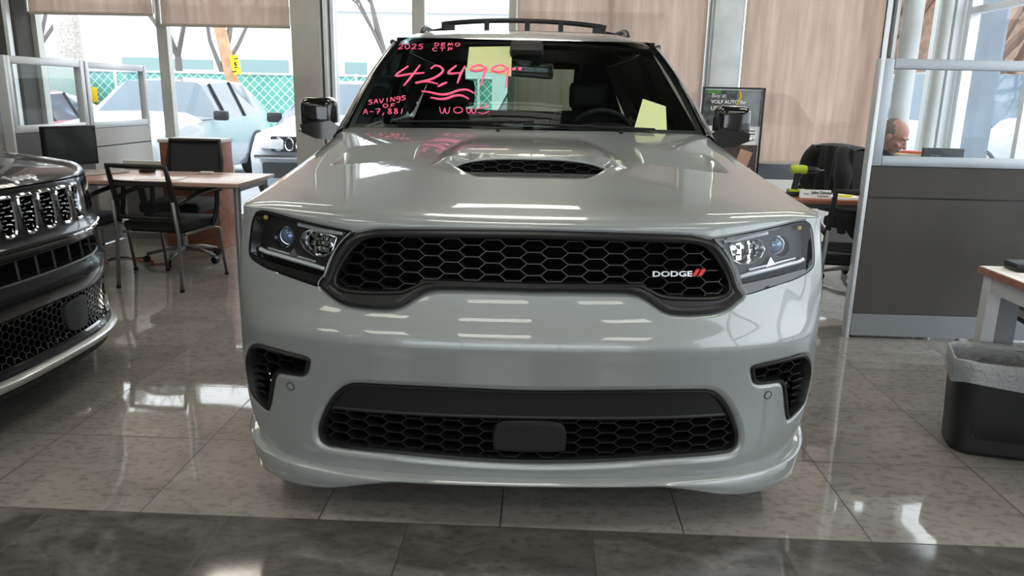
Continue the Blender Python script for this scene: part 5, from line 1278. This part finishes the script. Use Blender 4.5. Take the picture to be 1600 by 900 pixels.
# guest chair: sled arms, mesh back
def guest_chair(label,loc,rz,group):
    t=thing('guest_chair',label,'chair',loc,rz,group)
    # local: faces +Y, back at -Y
    seat=MB().box((0,.02,.435),(.47,.46,.06),bev=.025); seat.box((0,.02,.40),(.40,.40,.03),bev=.01); obj('seat',seat,MT['seat_fabric'],t,60)
    def bk(u,v): return (u*(.225-.010*v),-.235-.10*v-.03*(1-u*u)*(1),.50+.36*v)
    fr=[bk(u,0) for u in(-1,-.5,0,.5,1)]+[bk(1,v) for v in(.25,.5,.75,1)]+[bk(u,1) for u in(.5,0,-.5,-1)]+[bk(-1,v) for v in(.75,.5,.25)]
    obj('backrest_frame',MB().tube(fr,.017,8,True),MT['chair_black'],t,180)
    obj('crossbar',MB().tube([bk(u,.70) for u in(-1,-.5,0,.5,1)],.010,8),MT['chair_black'],t,180)
    obj('spine',MB().box((0,-.275,.60),(.045,.014,.24),rx=.24),MT['chair_black'],t)
    obj('backrest_mesh',MB().grid(lambda u,v:bk(u,v),[i/6-1 for i in range(13)],[0,.1,.25,.4,.55,.7]),MT['seethru'],t,180)
    for sg in(-1,1):
        obj('leg',MB().tube([(sg*.225,-.30,.62),(sg*.232,-.275,.40),(sg*.245,-.30,.0)],.013,8),MT['chair_leg'],t,180)
        obj('leg',MB().tube([(sg*.235,-.20,.385),(sg*.240,.12,.395),(sg*.242,.215,.37),(sg*.248,.27,0)],.012,8),MT['chair_leg'],t,180)
        obj('armrest',MB().tube(crspline([(sg*.235,-.27,.60),(sg*.262,-.12,.645),(sg*.268,.06,.668),(sg*.266,.17,.668),(sg*.262,.19,.64),(sg*.258,.17,.50),(sg*.245,.13,.40)],5),.017,8),MT['chair_black'],t,180)
        for yy in(-.30,.27): obj('foot_cap',MB().cyl((sg*.246,yy,0),(sg*.246,yy,.02),.017,n=8),MT['black'],t)
    obj('under_frame',MB().tube([(-.235,-.05,.385),(.235,-.05,.385)],.011,6),MT['chair_leg'],t)
    return t
guest_chair('black mesh back guest chair tucked against the left desk in full view',(-2.66,5.38,0),R_(-8),'guest chairs')
guest_chair('black guest chair partly hidden behind the black car',(-3.38,5.42,0),R_(-4),'guest chairs')
guest_chair('black guest chair between the silver vehicle and the charcoal partition',(1.985,4.88,0),R_(-8),'guest chairs')
def office_chair(name,label,loc,rz,ztop=.97,w=.44,arms=False):
    t=thing(name,label,'chair',loc,rz)
    obj('seat',MB().box((0,0,.46),(.48,.46,.09),bev=.035),MT['seat_fabric'],t,60)
    bf=[(-w/2,-.27,.56),(w/2,-.27,.56),(w/2+.005,-.30,.78),(w/2-.01,-.33,ztop),(-w/2+.01,-.33,ztop),(-w/2-.005,-.30,.78)]
    obj('backrest_frame',MB().tube(resample(bf[:1],.1) and bf,.020,8,True),MT['chair_black'],t,40)
    obj('backrest_mesh',MB().grid(lambda u,v:(u*w/2,-.27-.06*v-.02*(1-u*u),.56+(ztop-.56)*v),[-1,-.5,0,.5,1],[0,.33,.66,1]),MT['chair_mesh'],t,180)
    obj('back_support',MB().box((0,-.26,.50),(.06,.03,.22),rx=.3),MT['chair_black'],t)
    obj('gas_column',MB().cyl((0,0,.10),(0,0,.42),.026,n=12),MT['steel'],t)
    for k in range(5):
        a=2*math.pi*k/5+.35; c_,s_=math.cos(a),math.sin(a)
        g=obj('base_arm',MB().tube([(0,0,.11),(.15*c_,.15*s_,.10),(.29*c_,.29*s_,.065)],[.022,.018,.012],8),MT['steel'],t,180)
        obj('caster',MB().cyl((.29*c_-.018*s_,.29*s_+.018*c_,.028),(.29*c_+.018*s_,.29*s_-.018*c_,.028),.028,n=14),MT['black'],g)
    if arms:
        for sg in(-1,1): obj('armrest',MB().tube([(sg*.25,-.2,.48),(sg*.27,-.15,.66),(sg*.27,.12,.67),(sg*.25,.15,.48)],.018,8),MT['chair_black'],t,180)
    return t
office_chair('office_chair','black mesh swivel chair with star base behind the left desk',(-2.90,6.06,0),R_(180),.95)
# desk items
def monitor(label,loc,rz,w,h,zb,brand=None,mat='black'):
    t=thing('computer_monitor',label,'monitor',loc,rz)
    obj('screen_housing',MB().box((0,0,zb+h/2),(w,.035,h),rx=0,bev=.008),MT[mat],t)
    obj('screen',MB().box((0,-.0185,zb+h/2+.005),(w-.03,.003,h-.04)),MT['gloss_black'],t)
    obj('stand',MB().box((0,.03,zb*.5+.02),(.05,.03,zb+.08)),MT[mat],t); obj('stand_base',MB().cyl((0,.03,0),(0,.03,.012),.11,n=24),MT[mat],t)
    if brand: obj('brand_lettering',text_mb(brand,.045,lambda x,y,d:(-x-.02*0+ .06,.019+d,zb+h-.07+y),.001),MT['satin_chrome'],t,0)
    return t
monitor('large black monitor standing on the left desk in front of the dark partition panel',(-3.49,5.62,.74),R_(74),.46,.29,.055)
kb=thing('keyboard','white keyboard lying on the left desk beside the black monitor','keyboard',(-3.28,5.60,.741),R_(64)); obj('case',MB().box((0,0,.009),(.40,.13,.016),bev=.004),MT['keys'],kb)
ky=MB()
for i in range(14):
    for j in range(4): ky.box((-.18+i*.0275,-.043+j*.028,.019),(.022,.022,.006))
o_=obj('keys',ky,MT['part_grey'],kb,0); o_['kind']='stuff'
cp=thing('desk_puck','small round black puck lying on the left desk behind the guest chair','puck',(-3.02,5.80,.741)); obj('body',MB().lathe([(0,0),(.055,0),(.060,.008),(.058,.024),(.045,.032),(.0,.034)],(0,0,0),'Z',24),MT['black'],cp,50)
bx=thing('filing_cabinet','low brown filing cabinet with a white top behind the left swivel chair','cabinet',(-3.02,6.68,0)); obj('carcass',MB().box((0,0,.46),(.48,.36,.92),bev=.004),MT['desk_wood'],bx); obj('cabinet_top',MB().box((0,0,.935),(.50,.38,.03),bev=.004),MT['white'],bx)
for z in(.16,.46,.76):
    d_=obj('drawer',MB().box((0,-.185,z),(.45,.014,.27),bev=.003),MT['desk_wood'],bx); obj('drawer_handle',MB().box((0,-.20,z+.06),(.14,.014,.014),bev=.003),MT['steel'],d_)
pp=tag(obj('paper_sheet',MB().box((-2.72,5.42,.742),(.30,.21,.003),rz=.1),MT['paper'],None,0),'white paper sheet on the left desk seen through the chair back','paper')
pp=tag(obj('business_card_holder',MB().box((-2.55,5.78,.750),(.10,.05,.018),bev=.003),MT['keys'],None,0),'small white card holder on the left desk near its right end','card holder')
cm=MB()
rr_=random.Random(4)
for k in range(3):
    p=[(-3.62+.16*k,6.02,.01)]; 
    for i in range(6): p.append((p[-1][0]+rr_.uniform(-.06,.13),p[-1][1]+rr_.uniform(-.09,.09),.008))
    cm=MB().tube(crspline(p,4),.006,6); o_=tag(obj('power_cable',cm,MT['cable'] if k!=1 else MT['black'],None,180),['red cable curling on the floor under the left desk','black cable curling on the floor under the left desk','red cable end lying on the floor beside the swivel chair'][k],'cable')
# poster stand
ps=thing('poster_stand','framed standing poster with white lettering behind the right door mirror','poster stand',(1.63,6.9,0),0)
obj('frame',MB().box((-.258,0,.83),(.014,.03,1.27)).box((.258,0,.83),(.014,.03,1.27)).box((0,0,1.468),(.53,.03,.014)).box((0,0,.195),(.53,.03,.014)),MT['black'],ps)
bd=obj('poster_board',MB().box((0,.004,.83),(.505,.012,1.26)),MT['paper'],ps)
obj('poster_upper_picture',MB().box((0,-.004,1.30),(.49,.004,.30)),pmat('poster_photo_dark',(.10,.115,.11),.5,var=.7,vscale=22),bd,0)
obj('poster_grey_field',MB().box((.13,-.0065,1.30),(.20,.002,.30)),pmat('poster_grey',(.28,.30,.31),.5,var=.2,vscale=9),bd,0)
obj('poster_green_field',MB().box((-.17,-.0065,1.435),(.12,.002,.03)),pmat('poster_green',(.10,.32,.08),.6),bd,0)
obj('poster_yellow_mark',MB().tube([(.045,-.008,1.445),(.06,-.008,1.40),(.03,-.008,1.33)],.008,5),MT['yellow'],bd)
obj('poster_lettering',text_mb('Buy at',.050,lambda x,y,d:(x-.19,-.009-d,1.388+y),.0008,align='LEFT').add(*(lambda m:(m.v,m.f))(text_mb('VOLF AUTO for',.043,lambda x,y,d:(x-.19,-.009-d,1.338+y),.0008,align='LEFT',boldoff=.0012))).add(*(lambda m:(m.v,m.f))(text_mb('LIFE',.048,lambda x,y,d:(x-.19,-.009-d,1.283+y),.0008,align='LEFT',boldoff=.0012))),MT['paper'],bd,0)
for i,z in enumerate((1.11,1.085,1.035)): obj('poster_text_line',MB().box((.13,-.004,z),(.16,.003,.007)),MT['dgrey'],bd)
obj('poster_lower_picture',MB().box((.03,-.004,.83),(.42,.004,.32)),pmat('poster_photo_brown',(.10,.07,.06),.5,var=.5,vscale=12),bd,0)
obj('poster_portrait',MB().box((.13,-.007,.87),(.11,.002,.15),ry=.3).box((.0,-.0075,.80),(.22,.002,.07),ry=-.35).box((-.12,-.007,.86),(.05,.002,.16),ry=.2),pmat('poster_skin_tone',(.62,.38,.30),.6),bd,0)
obj('poster_shirt',MB().box((.10,-.0085,.74),(.20,.002,.11)),pmat('poster_blue_shirt',(.40,.55,.68),.6),bd,0)
obj('poster_text_line',MB().box((-.02,-.004,.60),(.32,.003,.012)),MT['dgrey'],bd)
obj('stand_foot',MB().box((0,0,.012),(.50,.34,.02),bev=.006),MT['black'],ps); obj('stand_stem',MB().box((0,.02,.11),(.06,.02,.19)),MT['black'],ps)
# right desk with drill and name plate
desk('reddish brown desk with a name plate and green drill right of the silver vehicle',1.66,2.62,5.12,5.50,.74,MT['desk_wood'],MT['steel'])
bpy.data.objects[-1] if False else None
wq=thing('low_white_panel','low white panel under the window behind the drill desk','panel',(2.35,7.25,0)); obj('board',MB().box((0,0,.36),(1.3,.03,.60)),MT['white'],wq); obj('foot_rail',MB().box((0,0,.03),(1.3,.06,.06)),MT['steel'],wq)
np_=thing('name_plate','white desk name plate with dark lettering in front of the green drill','name plate',(1.83,5.22,.741),R_(-6))
obj('plate',MB().prism([(-.02,0),(.025,0),(.006,.055),(.0,.055)],lambda a,b,d:(d,a,b),-.10,.10),MT['paper'],np_,0)
obj('lettering',text_mb('John Downey',.026,lambda x,y,d:(x+.045,-.016+y*.30+.004-d,.030+y*.95),.0006,boldoff=.0006).add(*(lambda m:(m.v,m.f))(text_mb('Sales',.018,lambda x,y,d:(x-.06,-.016+y*.3+.004-d,.022+y*.95),.0006))).add(*(lambda m:(m.v,m.f))(text_mb('Consultant',.016,lambda x,y,d:(x+.045,-.0205+y*.30+.002-d,.011+y*.95),.0006))),MT['dgrey'],np_,0)
dr=thing('cordless_drill','lime green and black cordless drill standing on its battery','drill',(1.76,5.33,.741),R_(0))
obj('motor_housing',MB().tube([(-.075,0,.175),(-.06,0,.178),(.0,0,.178),(.03,0,.176)],[.026,.032,.032,.028],14),MT['lime'],dr,60)
obj('chuck',MB().tube([(.03,0,.176),(.07,0,.176),(.10,0,.176),(.115,0,.176)],[.026,.024,.020,.012],14),MT['black'],dr,60)
obj('drill_bit',MB().cyl((.115,0,.176),(.15,0,.176),.004,n=8),MT['steel'],dr)
obj('grip',MB().tube([(-.02,0,.155),(-.03,0,.10),(-.035,0,.045)],[.024,.020,.024],10),MT['black'],dr,60)
obj('trigger',MB().box((.008,0,.135),(.018,.014,.035),bev=.004),MT['black'],dr)
b_=obj('battery',MB().box((-.02,0,.014),(.12,.07,.028),bev=.006),MT['black'],dr); obj('battery_cover',MB().box((-.02,0,.036),(.12,.065,.018),bev=.005),MT['lime'],b_)
tag(obj('paper_stack',MB().box((2.02,5.28,.748),(.20,.24,.014),rz=.2),MT['paper'],None,0),'white papers lying right of the name plate','papers')
tag(obj('sticky_note_pad',MB().box((2.02,5.20,.762),(.075,.05,.012),rz=.2),pmat('note_yellow',(.80,.76,.10),.7),None,0),'yellow sticky note pad on the white papers','note pad')
# man's chair with coat
oc=office_chair('office_chair','black swivel chair under a draped dark coat',(2.52,5.98,0),R_(-72),1.02,.46)
def coat():
    m=MB(); R1=Matrix.Rotation(R_(-78),4,'Z')
    nu_,nv_=44,26
    def f(u,v,side):
        # u across -1..1, v from top 0 to bottom 1
        w=.262+.05*v+.012*math.sin(9*u+2*v); fold=.016*math.sin(11*u+3*v)+.010*math.sin(23*u-4*v+1)
        y=-.335-.045-side*(.030+.03*v)+fold*(.3+v)*(1 if side>0 else .5)
        x=u*w; z=1.055-.42*v-.022*u*u*(1-v)+.006*math.sin(15*u)*v
        return Vector((x,y+.10*(0 if side>0 else 1),z))
    for side,fl in((1,True),(-1,False)):
        m.grid(lambda u,v:f(u,v,side),[i/nu_*2-1 for i in range(nu_+1)],[j/nv_ for j in range(nv_+1)],fl)
    for j0 in(-1,1):
        m.grid(lambda a,v:f(j0,v,1)*(1-a)+f(j0,v,-1)*a,[0,.5,1],[j/nv_ for j in range(nv_+1)],j0>0)
    m.grid(lambda u,a:f(u,0,1)*(1-a)+f(u,0,-1)*a+Vector((0,0,.018*math.sin(math.pi*a))),[i/nu_*2-1 for i in range(nu_+1)],[0,.25,.5,.75,1],False)
    return m
ct=thing('draped_coat','dark coat draped over the back of a swivel chair','coat',(2.52,5.98,0),R_(-72))
obj('coat_body',coat(),MT['seat_fabric'],ct,180)
slv=MB().tube(crspline([(.13,-.40,1.03),(.20,-.45,.95),(.235,-.47,.84),(.22,-.46,.74),(.16,-.45,.685)],5),[.045+.018*math.sin(i*.16+.4)+.004*math.sin(i*.9) for i in range(21)],12); obj('sleeve',slv,MT['seat_fabric'],ct,180)
slv=MB().tube(crspline([(-.17,-.40,1.03),(-.22,-.44,.92),(-.21,-.45,.80),(-.15,-.44,.70)],5),[.042+.014*math.sin(i*.2+.3)+.004*math.sin(i*.8) for i in range(16)],12); obj('sleeve',slv,MT['seat_fabric'],ct,180)
# his desk and screen behind the partition
desk('brown desk behind the charcoal partition in front of the seated man',2.72,3.55,5.68,6.35,.74,MT['desk_wood'],MT['steel'])
monitor('dark monitor with a brand name seen from behind over the partition ledge',(2.99,5.95,.741),R_(180),.30,.21,.10,'acer','dgrey')
tag(obj('paper_stack',MB().box((2.95,5.80,.80),(.20,.03,.09),rz=0),MT['paper'],None,0),'white paper propped against the back of the branded monitor','papers')
bpy.data.objects['paper_stack.001'].location=(0,-.03,-.013) if 'paper_stack.001' in bpy.data.objects else (0,0,0)
fo=thing('folder_stack','orange topped stack of folders between the seated man and the monitor','folders',(2.86,6.20,.741)); obj('folders',MB().box((0,0,.125),(.22,.16,.25)),MT['paper'],fo); obj('orange_folder',MB().box((0,0,.262),(.24,.18,.016),ry=.03),MT['orange'],fo); obj('manila_folder',MB().box((0,0,.2515),(.235,.17,.006)),MT['yellow_paper'],fo)
# near right table
rt=thing('side_table','white framed table with brown top edge at the right picture edge','table',(2.62,2.55,0))
obj('tabletop',MB().box((0,0,.696),(1.56,1.36,.028),bev=.004),MT['desk_wood'],rt)
obj('top_laminate',MB().box((0,0,.7108),(1.548,1.348,.002)),MT['white'],rt)
for sx in(-1,1):
    for sy in(-1,1): obj('leg',MB().box((sx*.735,sy*.632,.341),(.055,.055,.682),bev=.004),MT['steel_w'],rt)
    obj('side_rail',MB().box((sx*.735,0,.648),(.045,1.21,.068)),MT['steel_w'],rt)
obj('back_rail',MB().box((0,.632,.648),(1.42,.045,.068)),MT['steel_w'],rt)
obj('inner_panel_leg',MB().box((-.66,.632,.34),(.09,.018,.60)),MT['part_kick'],rt)
tag(obj('document_sheet',MB().box((2.13,2.95,.7135),(.42,.30,.003),rz=.15),MT['paper'],None,0),'white document sheet near the corner of the white framed table','paper')
pn=thing('pen','dark pen lying on the white document sheet','pen',(1.995,3.03,.719),R_(-28)); obj('barrel',MB().cyl((-.05,0,.004),(.06,0,.004),.005,n=8),MT['dgrey'],pn); obj('tip',MB().cyl((.06,0,.004),(.075,0,.004),.004,.001,8),MT['chrome'],pn)
bk=thing('closed_laptop','thin black box shaped device at the back of the white framed table','laptop',(2.02,3.15,.713),R_(-3)); obj('case',MB().box((0,0,.014),(.19,.10,.028),bev=.004),MT['black'],bk); obj('lid',MB().box((0,0,.031),(.192,.102,.006),bev=.002),MT['dgrey'],bk)
gs=thing('visitor_chair','black padded chair seat tucked under the white framed table','chair',(2.50,3.62,0),R_(-88))
obj('seat',MB().box((0,0,.47),(.50,.46,.10),bev=.045),MT['black'],gs,60)
obj('under_bar',MB().tube([(-.16,-.15,.42),(-.15,-.16,.365),(.12,-.16,.345),(.15,-.15,.42)],.011,8),MT['black'],gs,180)
obj('backrest',MB().box((0,.27,.78),(.46,.07,.48),rx=-.1,bev=.03),MT['black'],gs,60)
for sx in(-1,1):
    for sy in(-1,1): obj('leg',MB().cyl((sx*.20,sy*.18,.43),(sx*.24,sy*.22,0),.014,n=8),MT['chair_leg'],gs)
obj('back_support',MB().box((0,.245,.50),(.08,.03,.20)),MT['black'],gs)
# waste bin
wbn=thing('waste_bin','black rounded waste bin with a clear plastic liner by the white framed table','bin',(1.865,2.985,0),R_(-14))
def rr(w,d,r,z,n=7):
    out=[]
    for cx_,cy_,a0 in((w/2-r,d/2-r,0),(-w/2+r,d/2-r,90),(-w/2+r,-d/2+r,180),(w/2-r,-d/2+r,270)):
        for k in range(n): a=R_(a0+90*k/(n-1)); out.append((cx_+r*math.cos(a),cy_+r*math.sin(a),z))
    return out
def loftl(loops,close_bottom=False):
    m=MB(); n=len(loops[0])
    for l in loops: m.v+=l
    for i in range(len(loops)-1):
        for k in range(n): m.f.append((i*n+k,i*n+(k+1)%n,(i+1)*n+(k+1)%n,(i+1)*n+k))
    if close_bottom: m.f.append(tuple(range(n-1,-1,-1)))
    return m
obj('bin_body',loftl([rr(.30,.20,.07,.0),rr(.325,.225,.075,.01),rr(.345,.245,.08,.15),rr(.372,.268,.085,.385),rr(.362,.258,.08,.385),rr(.33,.23,.07,.02)],True),MT['bin'],wbn,50)
def bagloop(w,d,z,amp,ph,n=96):
    base=rr(w,d,min(w,d)*.33,z,24); out=[]
    for k,(x,y,zz) in enumerate(base):
        a=math.atan2(y,x); q=1+amp*math.sin(13*a+ph)+amp*.6*math.sin(29*a+2*ph)
        out.append((x*q,y*q,zz+ (.010*math.sin(3*a+ph)+.006*math.sin(7*a))*(1 if zz>.30 else 1)))
    return out
obj('plastic_liner',loftl([bagloop(.33,.23,.13,.02,2),bagloop(.335,.235,.25,.02,1.5),bagloop(.345,.245,.33,.016,1),bagloop(.362,.258,.385,.008,.5),bagloop(.375,.272,.402,.006,0),bagloop(.388,.285,.396,.006,0),bagloop(.386,.283,.36,.007,.4),bagloop(.384,.281,.325,.009,.9),bagloop(.380,.277,.302,.010,1.2)]),MT['bag'],wbn,180)
# ================================================================ the seated man
def remesh_obj(name,build,vox,mat,parent,smooth_it=2):
    bm=bmesh.new(); build(bm); me=bpy.data.meshes.new(name); bm.to_mesh(me); bm.free()
    o=bpy.data.objects.new(name,me); COL.objects.link(o)
    r=o.modifiers.new('r','REMESH'); r.mode='VOXEL'; r.voxel_size=vox; r.use_smooth_shade=True
    s=o.modifiers.new('s','SMOOTH'); s.factor=.5; s.iterations=smooth_it
    dg=bpy.context.evaluated_depsgraph_get(); dg.update()
    m2=bpy.data.meshes.new_from_object(o.evaluated_get(dg)); o.modifiers.clear(); o.data=m2; bpy.data.meshes.remove(me)
    m2.materials.clear(); m2.materials.append(mat)
    for p in m2.polygons: p.use_smooth=True
    o.parent=parent; return o
def bm_ball(bm,c,r,sc=(1,1,1),rot=None):
    M=Matrix.Translation(c)@(rot or Matrix.Identity(4))@Matrix.Diagonal((r*sc[0],r*sc[1],r*sc[2],1))
    bmesh.ops.create_uvsphere(bm,u_segments=20,v_segments=14,radius=1,matrix=M)
def bm_limb(bm,pts,rad,n=12):
    m=MB().tube(pts,rad,n); vs=[bm.verts.new(v) for v in m.v]
    for f in m.f:
        try: bm.faces.new([vs[i] for i in f])
        except ValueError: pass
    bm_ball(bm,pts[0],rad[0]); bm_ball(bm,pts[-1],rad[-1])
man=thing('person','seated man with cropped grey hair in a dark jacket looking down at his desk','person',(2.49,5.82,0),R_(6))
HC=Vector((.035,-.06,1.135))
HM=Matrix.Translation(HC)@Matrix.Rotation(R_(-50),4,'Z')@Matrix.Rotation(R_(24),4,'Y')
# head local: faces +X, up +Z
def hp(x,y,z): return HM@Vector((x,y,z))
HR=HM.to_quaternion().to_matrix().to_4x4()
def body_build(bm):
    bm_ball(bm,hp(-.012,0,.035),.098,(1.02,.80,.90),HR)      # cranium
    bm_ball(bm,hp(.020,0,-.035),.078,(.93,.80,1.12),HR)      # face
    bm_ball(bm,hp(.040,0,-.095),.040,(.85,1.02,.68),HR)      # jaw
    bm_ball(bm,hp(.060,0,-.112),.020,(.8,1.1,.8),HR)         # chin
    bm_ball(bm,hp(.078,0,.026),.030,(.5,1.6,.42),HR)         # brow
    for s in(-1,1):
        bm_ball(bm,hp(.066,s*.040,-.030),.022,(.8,1,.75),HR) # cheek
        bm_ball(bm,hp(-.005,s*.080,-.012),.030,(.62,.28,1.05),HR@Matrix.Rotation(R_(12),4,'Y')) # ear
        bm_ball(bm,hp(.0,s*.083,-.035),.012,(.8,.5,1),HR)
    bm_limb(bm,[hp(.086,0,.012),hp(.100,0,-.014),hp(.110,0,-.036)],[.010,.011,.014],10)  # nose
    for s in(-1,1): bm_ball(bm,hp(.097,s*.012,-.040),.009,(1,1,.8),HR)
    bm_ball(bm,hp(.088,0,-.066),.017,(.6,1.35,.32),HR); bm_ball(bm,hp(.086,0,-.078),.017,(.6,1.25,.36),HR)   # lips
    bm_limb(bm,[hp(-.02,0,-.06),Vector((-.02,0,.99)),Vector((-.03,.0,.93))],[.058,.060,.068],14)
    # torso, arms and legs
    bm_limb(bm,[Vector((-.03,0,.92)),Vector((-.05,0,.78)),Vector((-.05,0,.62)),Vector((-.03,0,.52))],[.13,.155,.145,.15],16)
    for s in(-1,1):
        bm_limb(bm,[Vector((-.03,s*.19,.90)),Vector((.07,s*.235,.70)),Vector((.27,s*.16,.775))],[.058,.048,.032],12)
        h=Vector((.27,s*.16,.775)); bm_ball(bm,h+Vector((.045,0,0)),.038,(1.1,.95,.42))
        for k in range(4):
            b=h+Vector((.075,(k-1.5)*.019,0)); L_=(.040,.048,.044,.034)[k]
            bm_limb(bm,[b,b+Vector((L_*.7,0,.006)),b+Vector((L_*1.3,0,-.010))],[.0095,.0088,.0075],8)
        bm_limb(bm,[h+Vector((.02,-s*.03,0)),h+Vector((.05,-s*.055,.0)),h+Vector((.075,-s*.058,-.008))],[.012,.011,.009],8)
        bm_limb(bm,[Vector((-.02,s*.10,.53)),Vector((.40,s*.13,.53)),Vector((.44,s*.13,.09))],[.088,.066,.045],12)
        bm_limb(bm,[Vector((.42,s*.13,.05)),Vector((.55,s*.14,.035))],[.042,.034],10)
body=remesh_obj('body',body_build,.0052,MT['skin'],man,3); body.name='head_and_body'
def jacket(bm):
    bm_limb(bm,[Vector((-.02,0,1.00)),Vector((-.03,0,.93))],[.082,.115],14)
    bm_limb(bm,[Vector((-.03,0,.91)),Vector((-.05,0,.78)),Vector((-.05,0,.62)),Vector((-.03,0,.50))],[.145,.172,.165,.170],16)
    bm_limb(bm,[Vector((-.03,-.18,.905)),Vector((-.03,.18,.905))],[.075,.075],12)
    for s in(-1,1): bm_limb(bm,[Vector((-.03,s*.19,.90)),Vector((.07,s*.235,.70)),Vector((.25,s*.168,.772))],[.076,.064,.046],12)
remesh_obj('jacket',jacket,.010,MT['cloth'],man,4)
def trousers(bm):
    bm_ball(bm,(-.03,0,.53),.17,(1,1.05,.75))
    for s in(-1,1): bm_limb(bm,[Vector((-.02,s*.10,.53)),Vector((.40,s*.13,.53)),Vector((.44,s*.13,.10))],[.10,.080,.062],12)
remesh_obj('trousers',trousers,.012,MT['dgrey'],man,3)
def shoes(bm):
    for s in(-1,1): bm_limb(bm,[Vector((.42,s*.13,.05)),Vector((.56,s*.14,.04))],[.050,.042],10)
remesh_obj('shoes',shoes,.008,MT['black'],man,2)
def hair(bm):
    bm_ball(bm,hp(-.020,0,.034),.0995,(1.0,.815,.905),HR)
hr_=remesh_obj('cropped_hair',hair,.006,MT['hair'],man,1)
# keep only the rim of hair at the sides and back
bm=bmesh.new(); bm.from_mesh(hr_.data); inv=HM.inverted()
kill=[v for v in bm.verts if (lambda q:(q.x>.028-.30*max(0,(.07-q.z))*0 and True) or q.z<-.035 or (q.z>.088 and q.x>-.035) or (q.x>.0 and q.z>.062) or (q.x>-.01 and q.z<.0 and abs(q.y)<.2))(inv@v.co)]
bmesh.ops.delete(bm,geom=kill,context='VERTS'); bm.to_mesh(hr_.data); bm.free()
for s in(-1,1):
    obj('eyebrow',MB().tube([hp(.094,s*.016,.018),hp(.092,s*.030,.023),hp(.080,s*.046,.018)],[.0035,.0045,.003],6),MT['hair'],man,180)
    obj('eye',MB().ball(hp(.076,s*.028,.0),.0125,10),MT['eyew'],man,180)
    obj('eyelid',MB().ball(hp(.0775,s*.028,.003),.0125,10,(1,1,.8)),MT['skin'],man,180)
obj('collar',MB().tube([(.05,-.075,.985),(.075,0,.955),(.05,.075,.985),(-.03,.085,1.01),(-.085,.0,1.02),(-.03,-.085,1.01)],.018,8,True),MT['cloth'],man,180)
obj('lanyard',MB().tube([(.03,-.085,1.0),(.085,-.045,.93),(.125,0,.80)],.004,6).tube([(.03,.085,1.0),(.085,.045,.93),(.125,0,.80)],.004,6),MT['white'],man,180)
# ---------------------------------------------------------------- camera, light, view
cam=bpy.data.cameras.new('camera'); co=bpy.data.objects.new('camera',cam); COL.objects.link(co)
cam.sensor_width=36; cam.lens=36*1200/1600; cam.clip_start=.05; cam.clip_end=300
co.matrix_world=Matrix.Translation((0,0,1.36))@Matrix.Rotation(R_(2.06),4,'Z')@Matrix.Rotation(R_(90-14),4,'X')@Matrix.Rotation(R_(1.2),4,'Z')
bpy.context.scene.camera=co
w=bpy.data.worlds.new('sky'); bpy.context.scene.world=w; w.use_nodes=True
bg=w.node_tree.nodes['Background']; bg.inputs[0].default_value=(.93,.96,1,1); bg.inputs[1].default_value=SKY
sc=bpy.context.scene
sc.view_settings.view_transform='Standard'; sc.view_settings.look='None'; sc.view_settings.exposure=EXPO; sc.view_settings.gamma=1
sc.cycles.max_bounces=9; sc.cycles.diffuse_bounces=3; sc.cycles.glossy_bounces=5; sc.cycles.transparent_max_bounces=24; sc.cycles.transmission_bounces=4
sc.cycles.sample_clamp_indirect=6; sc.cycles.use_denoising=True
sc.view_settings.use_curve_mapping=True
cm_=sc.view_settings.curve_mapping; cv_=cm_.curves[3]
cv_.points.new(.22,.185); cv_.points.new(.70,.755); cm_.update()
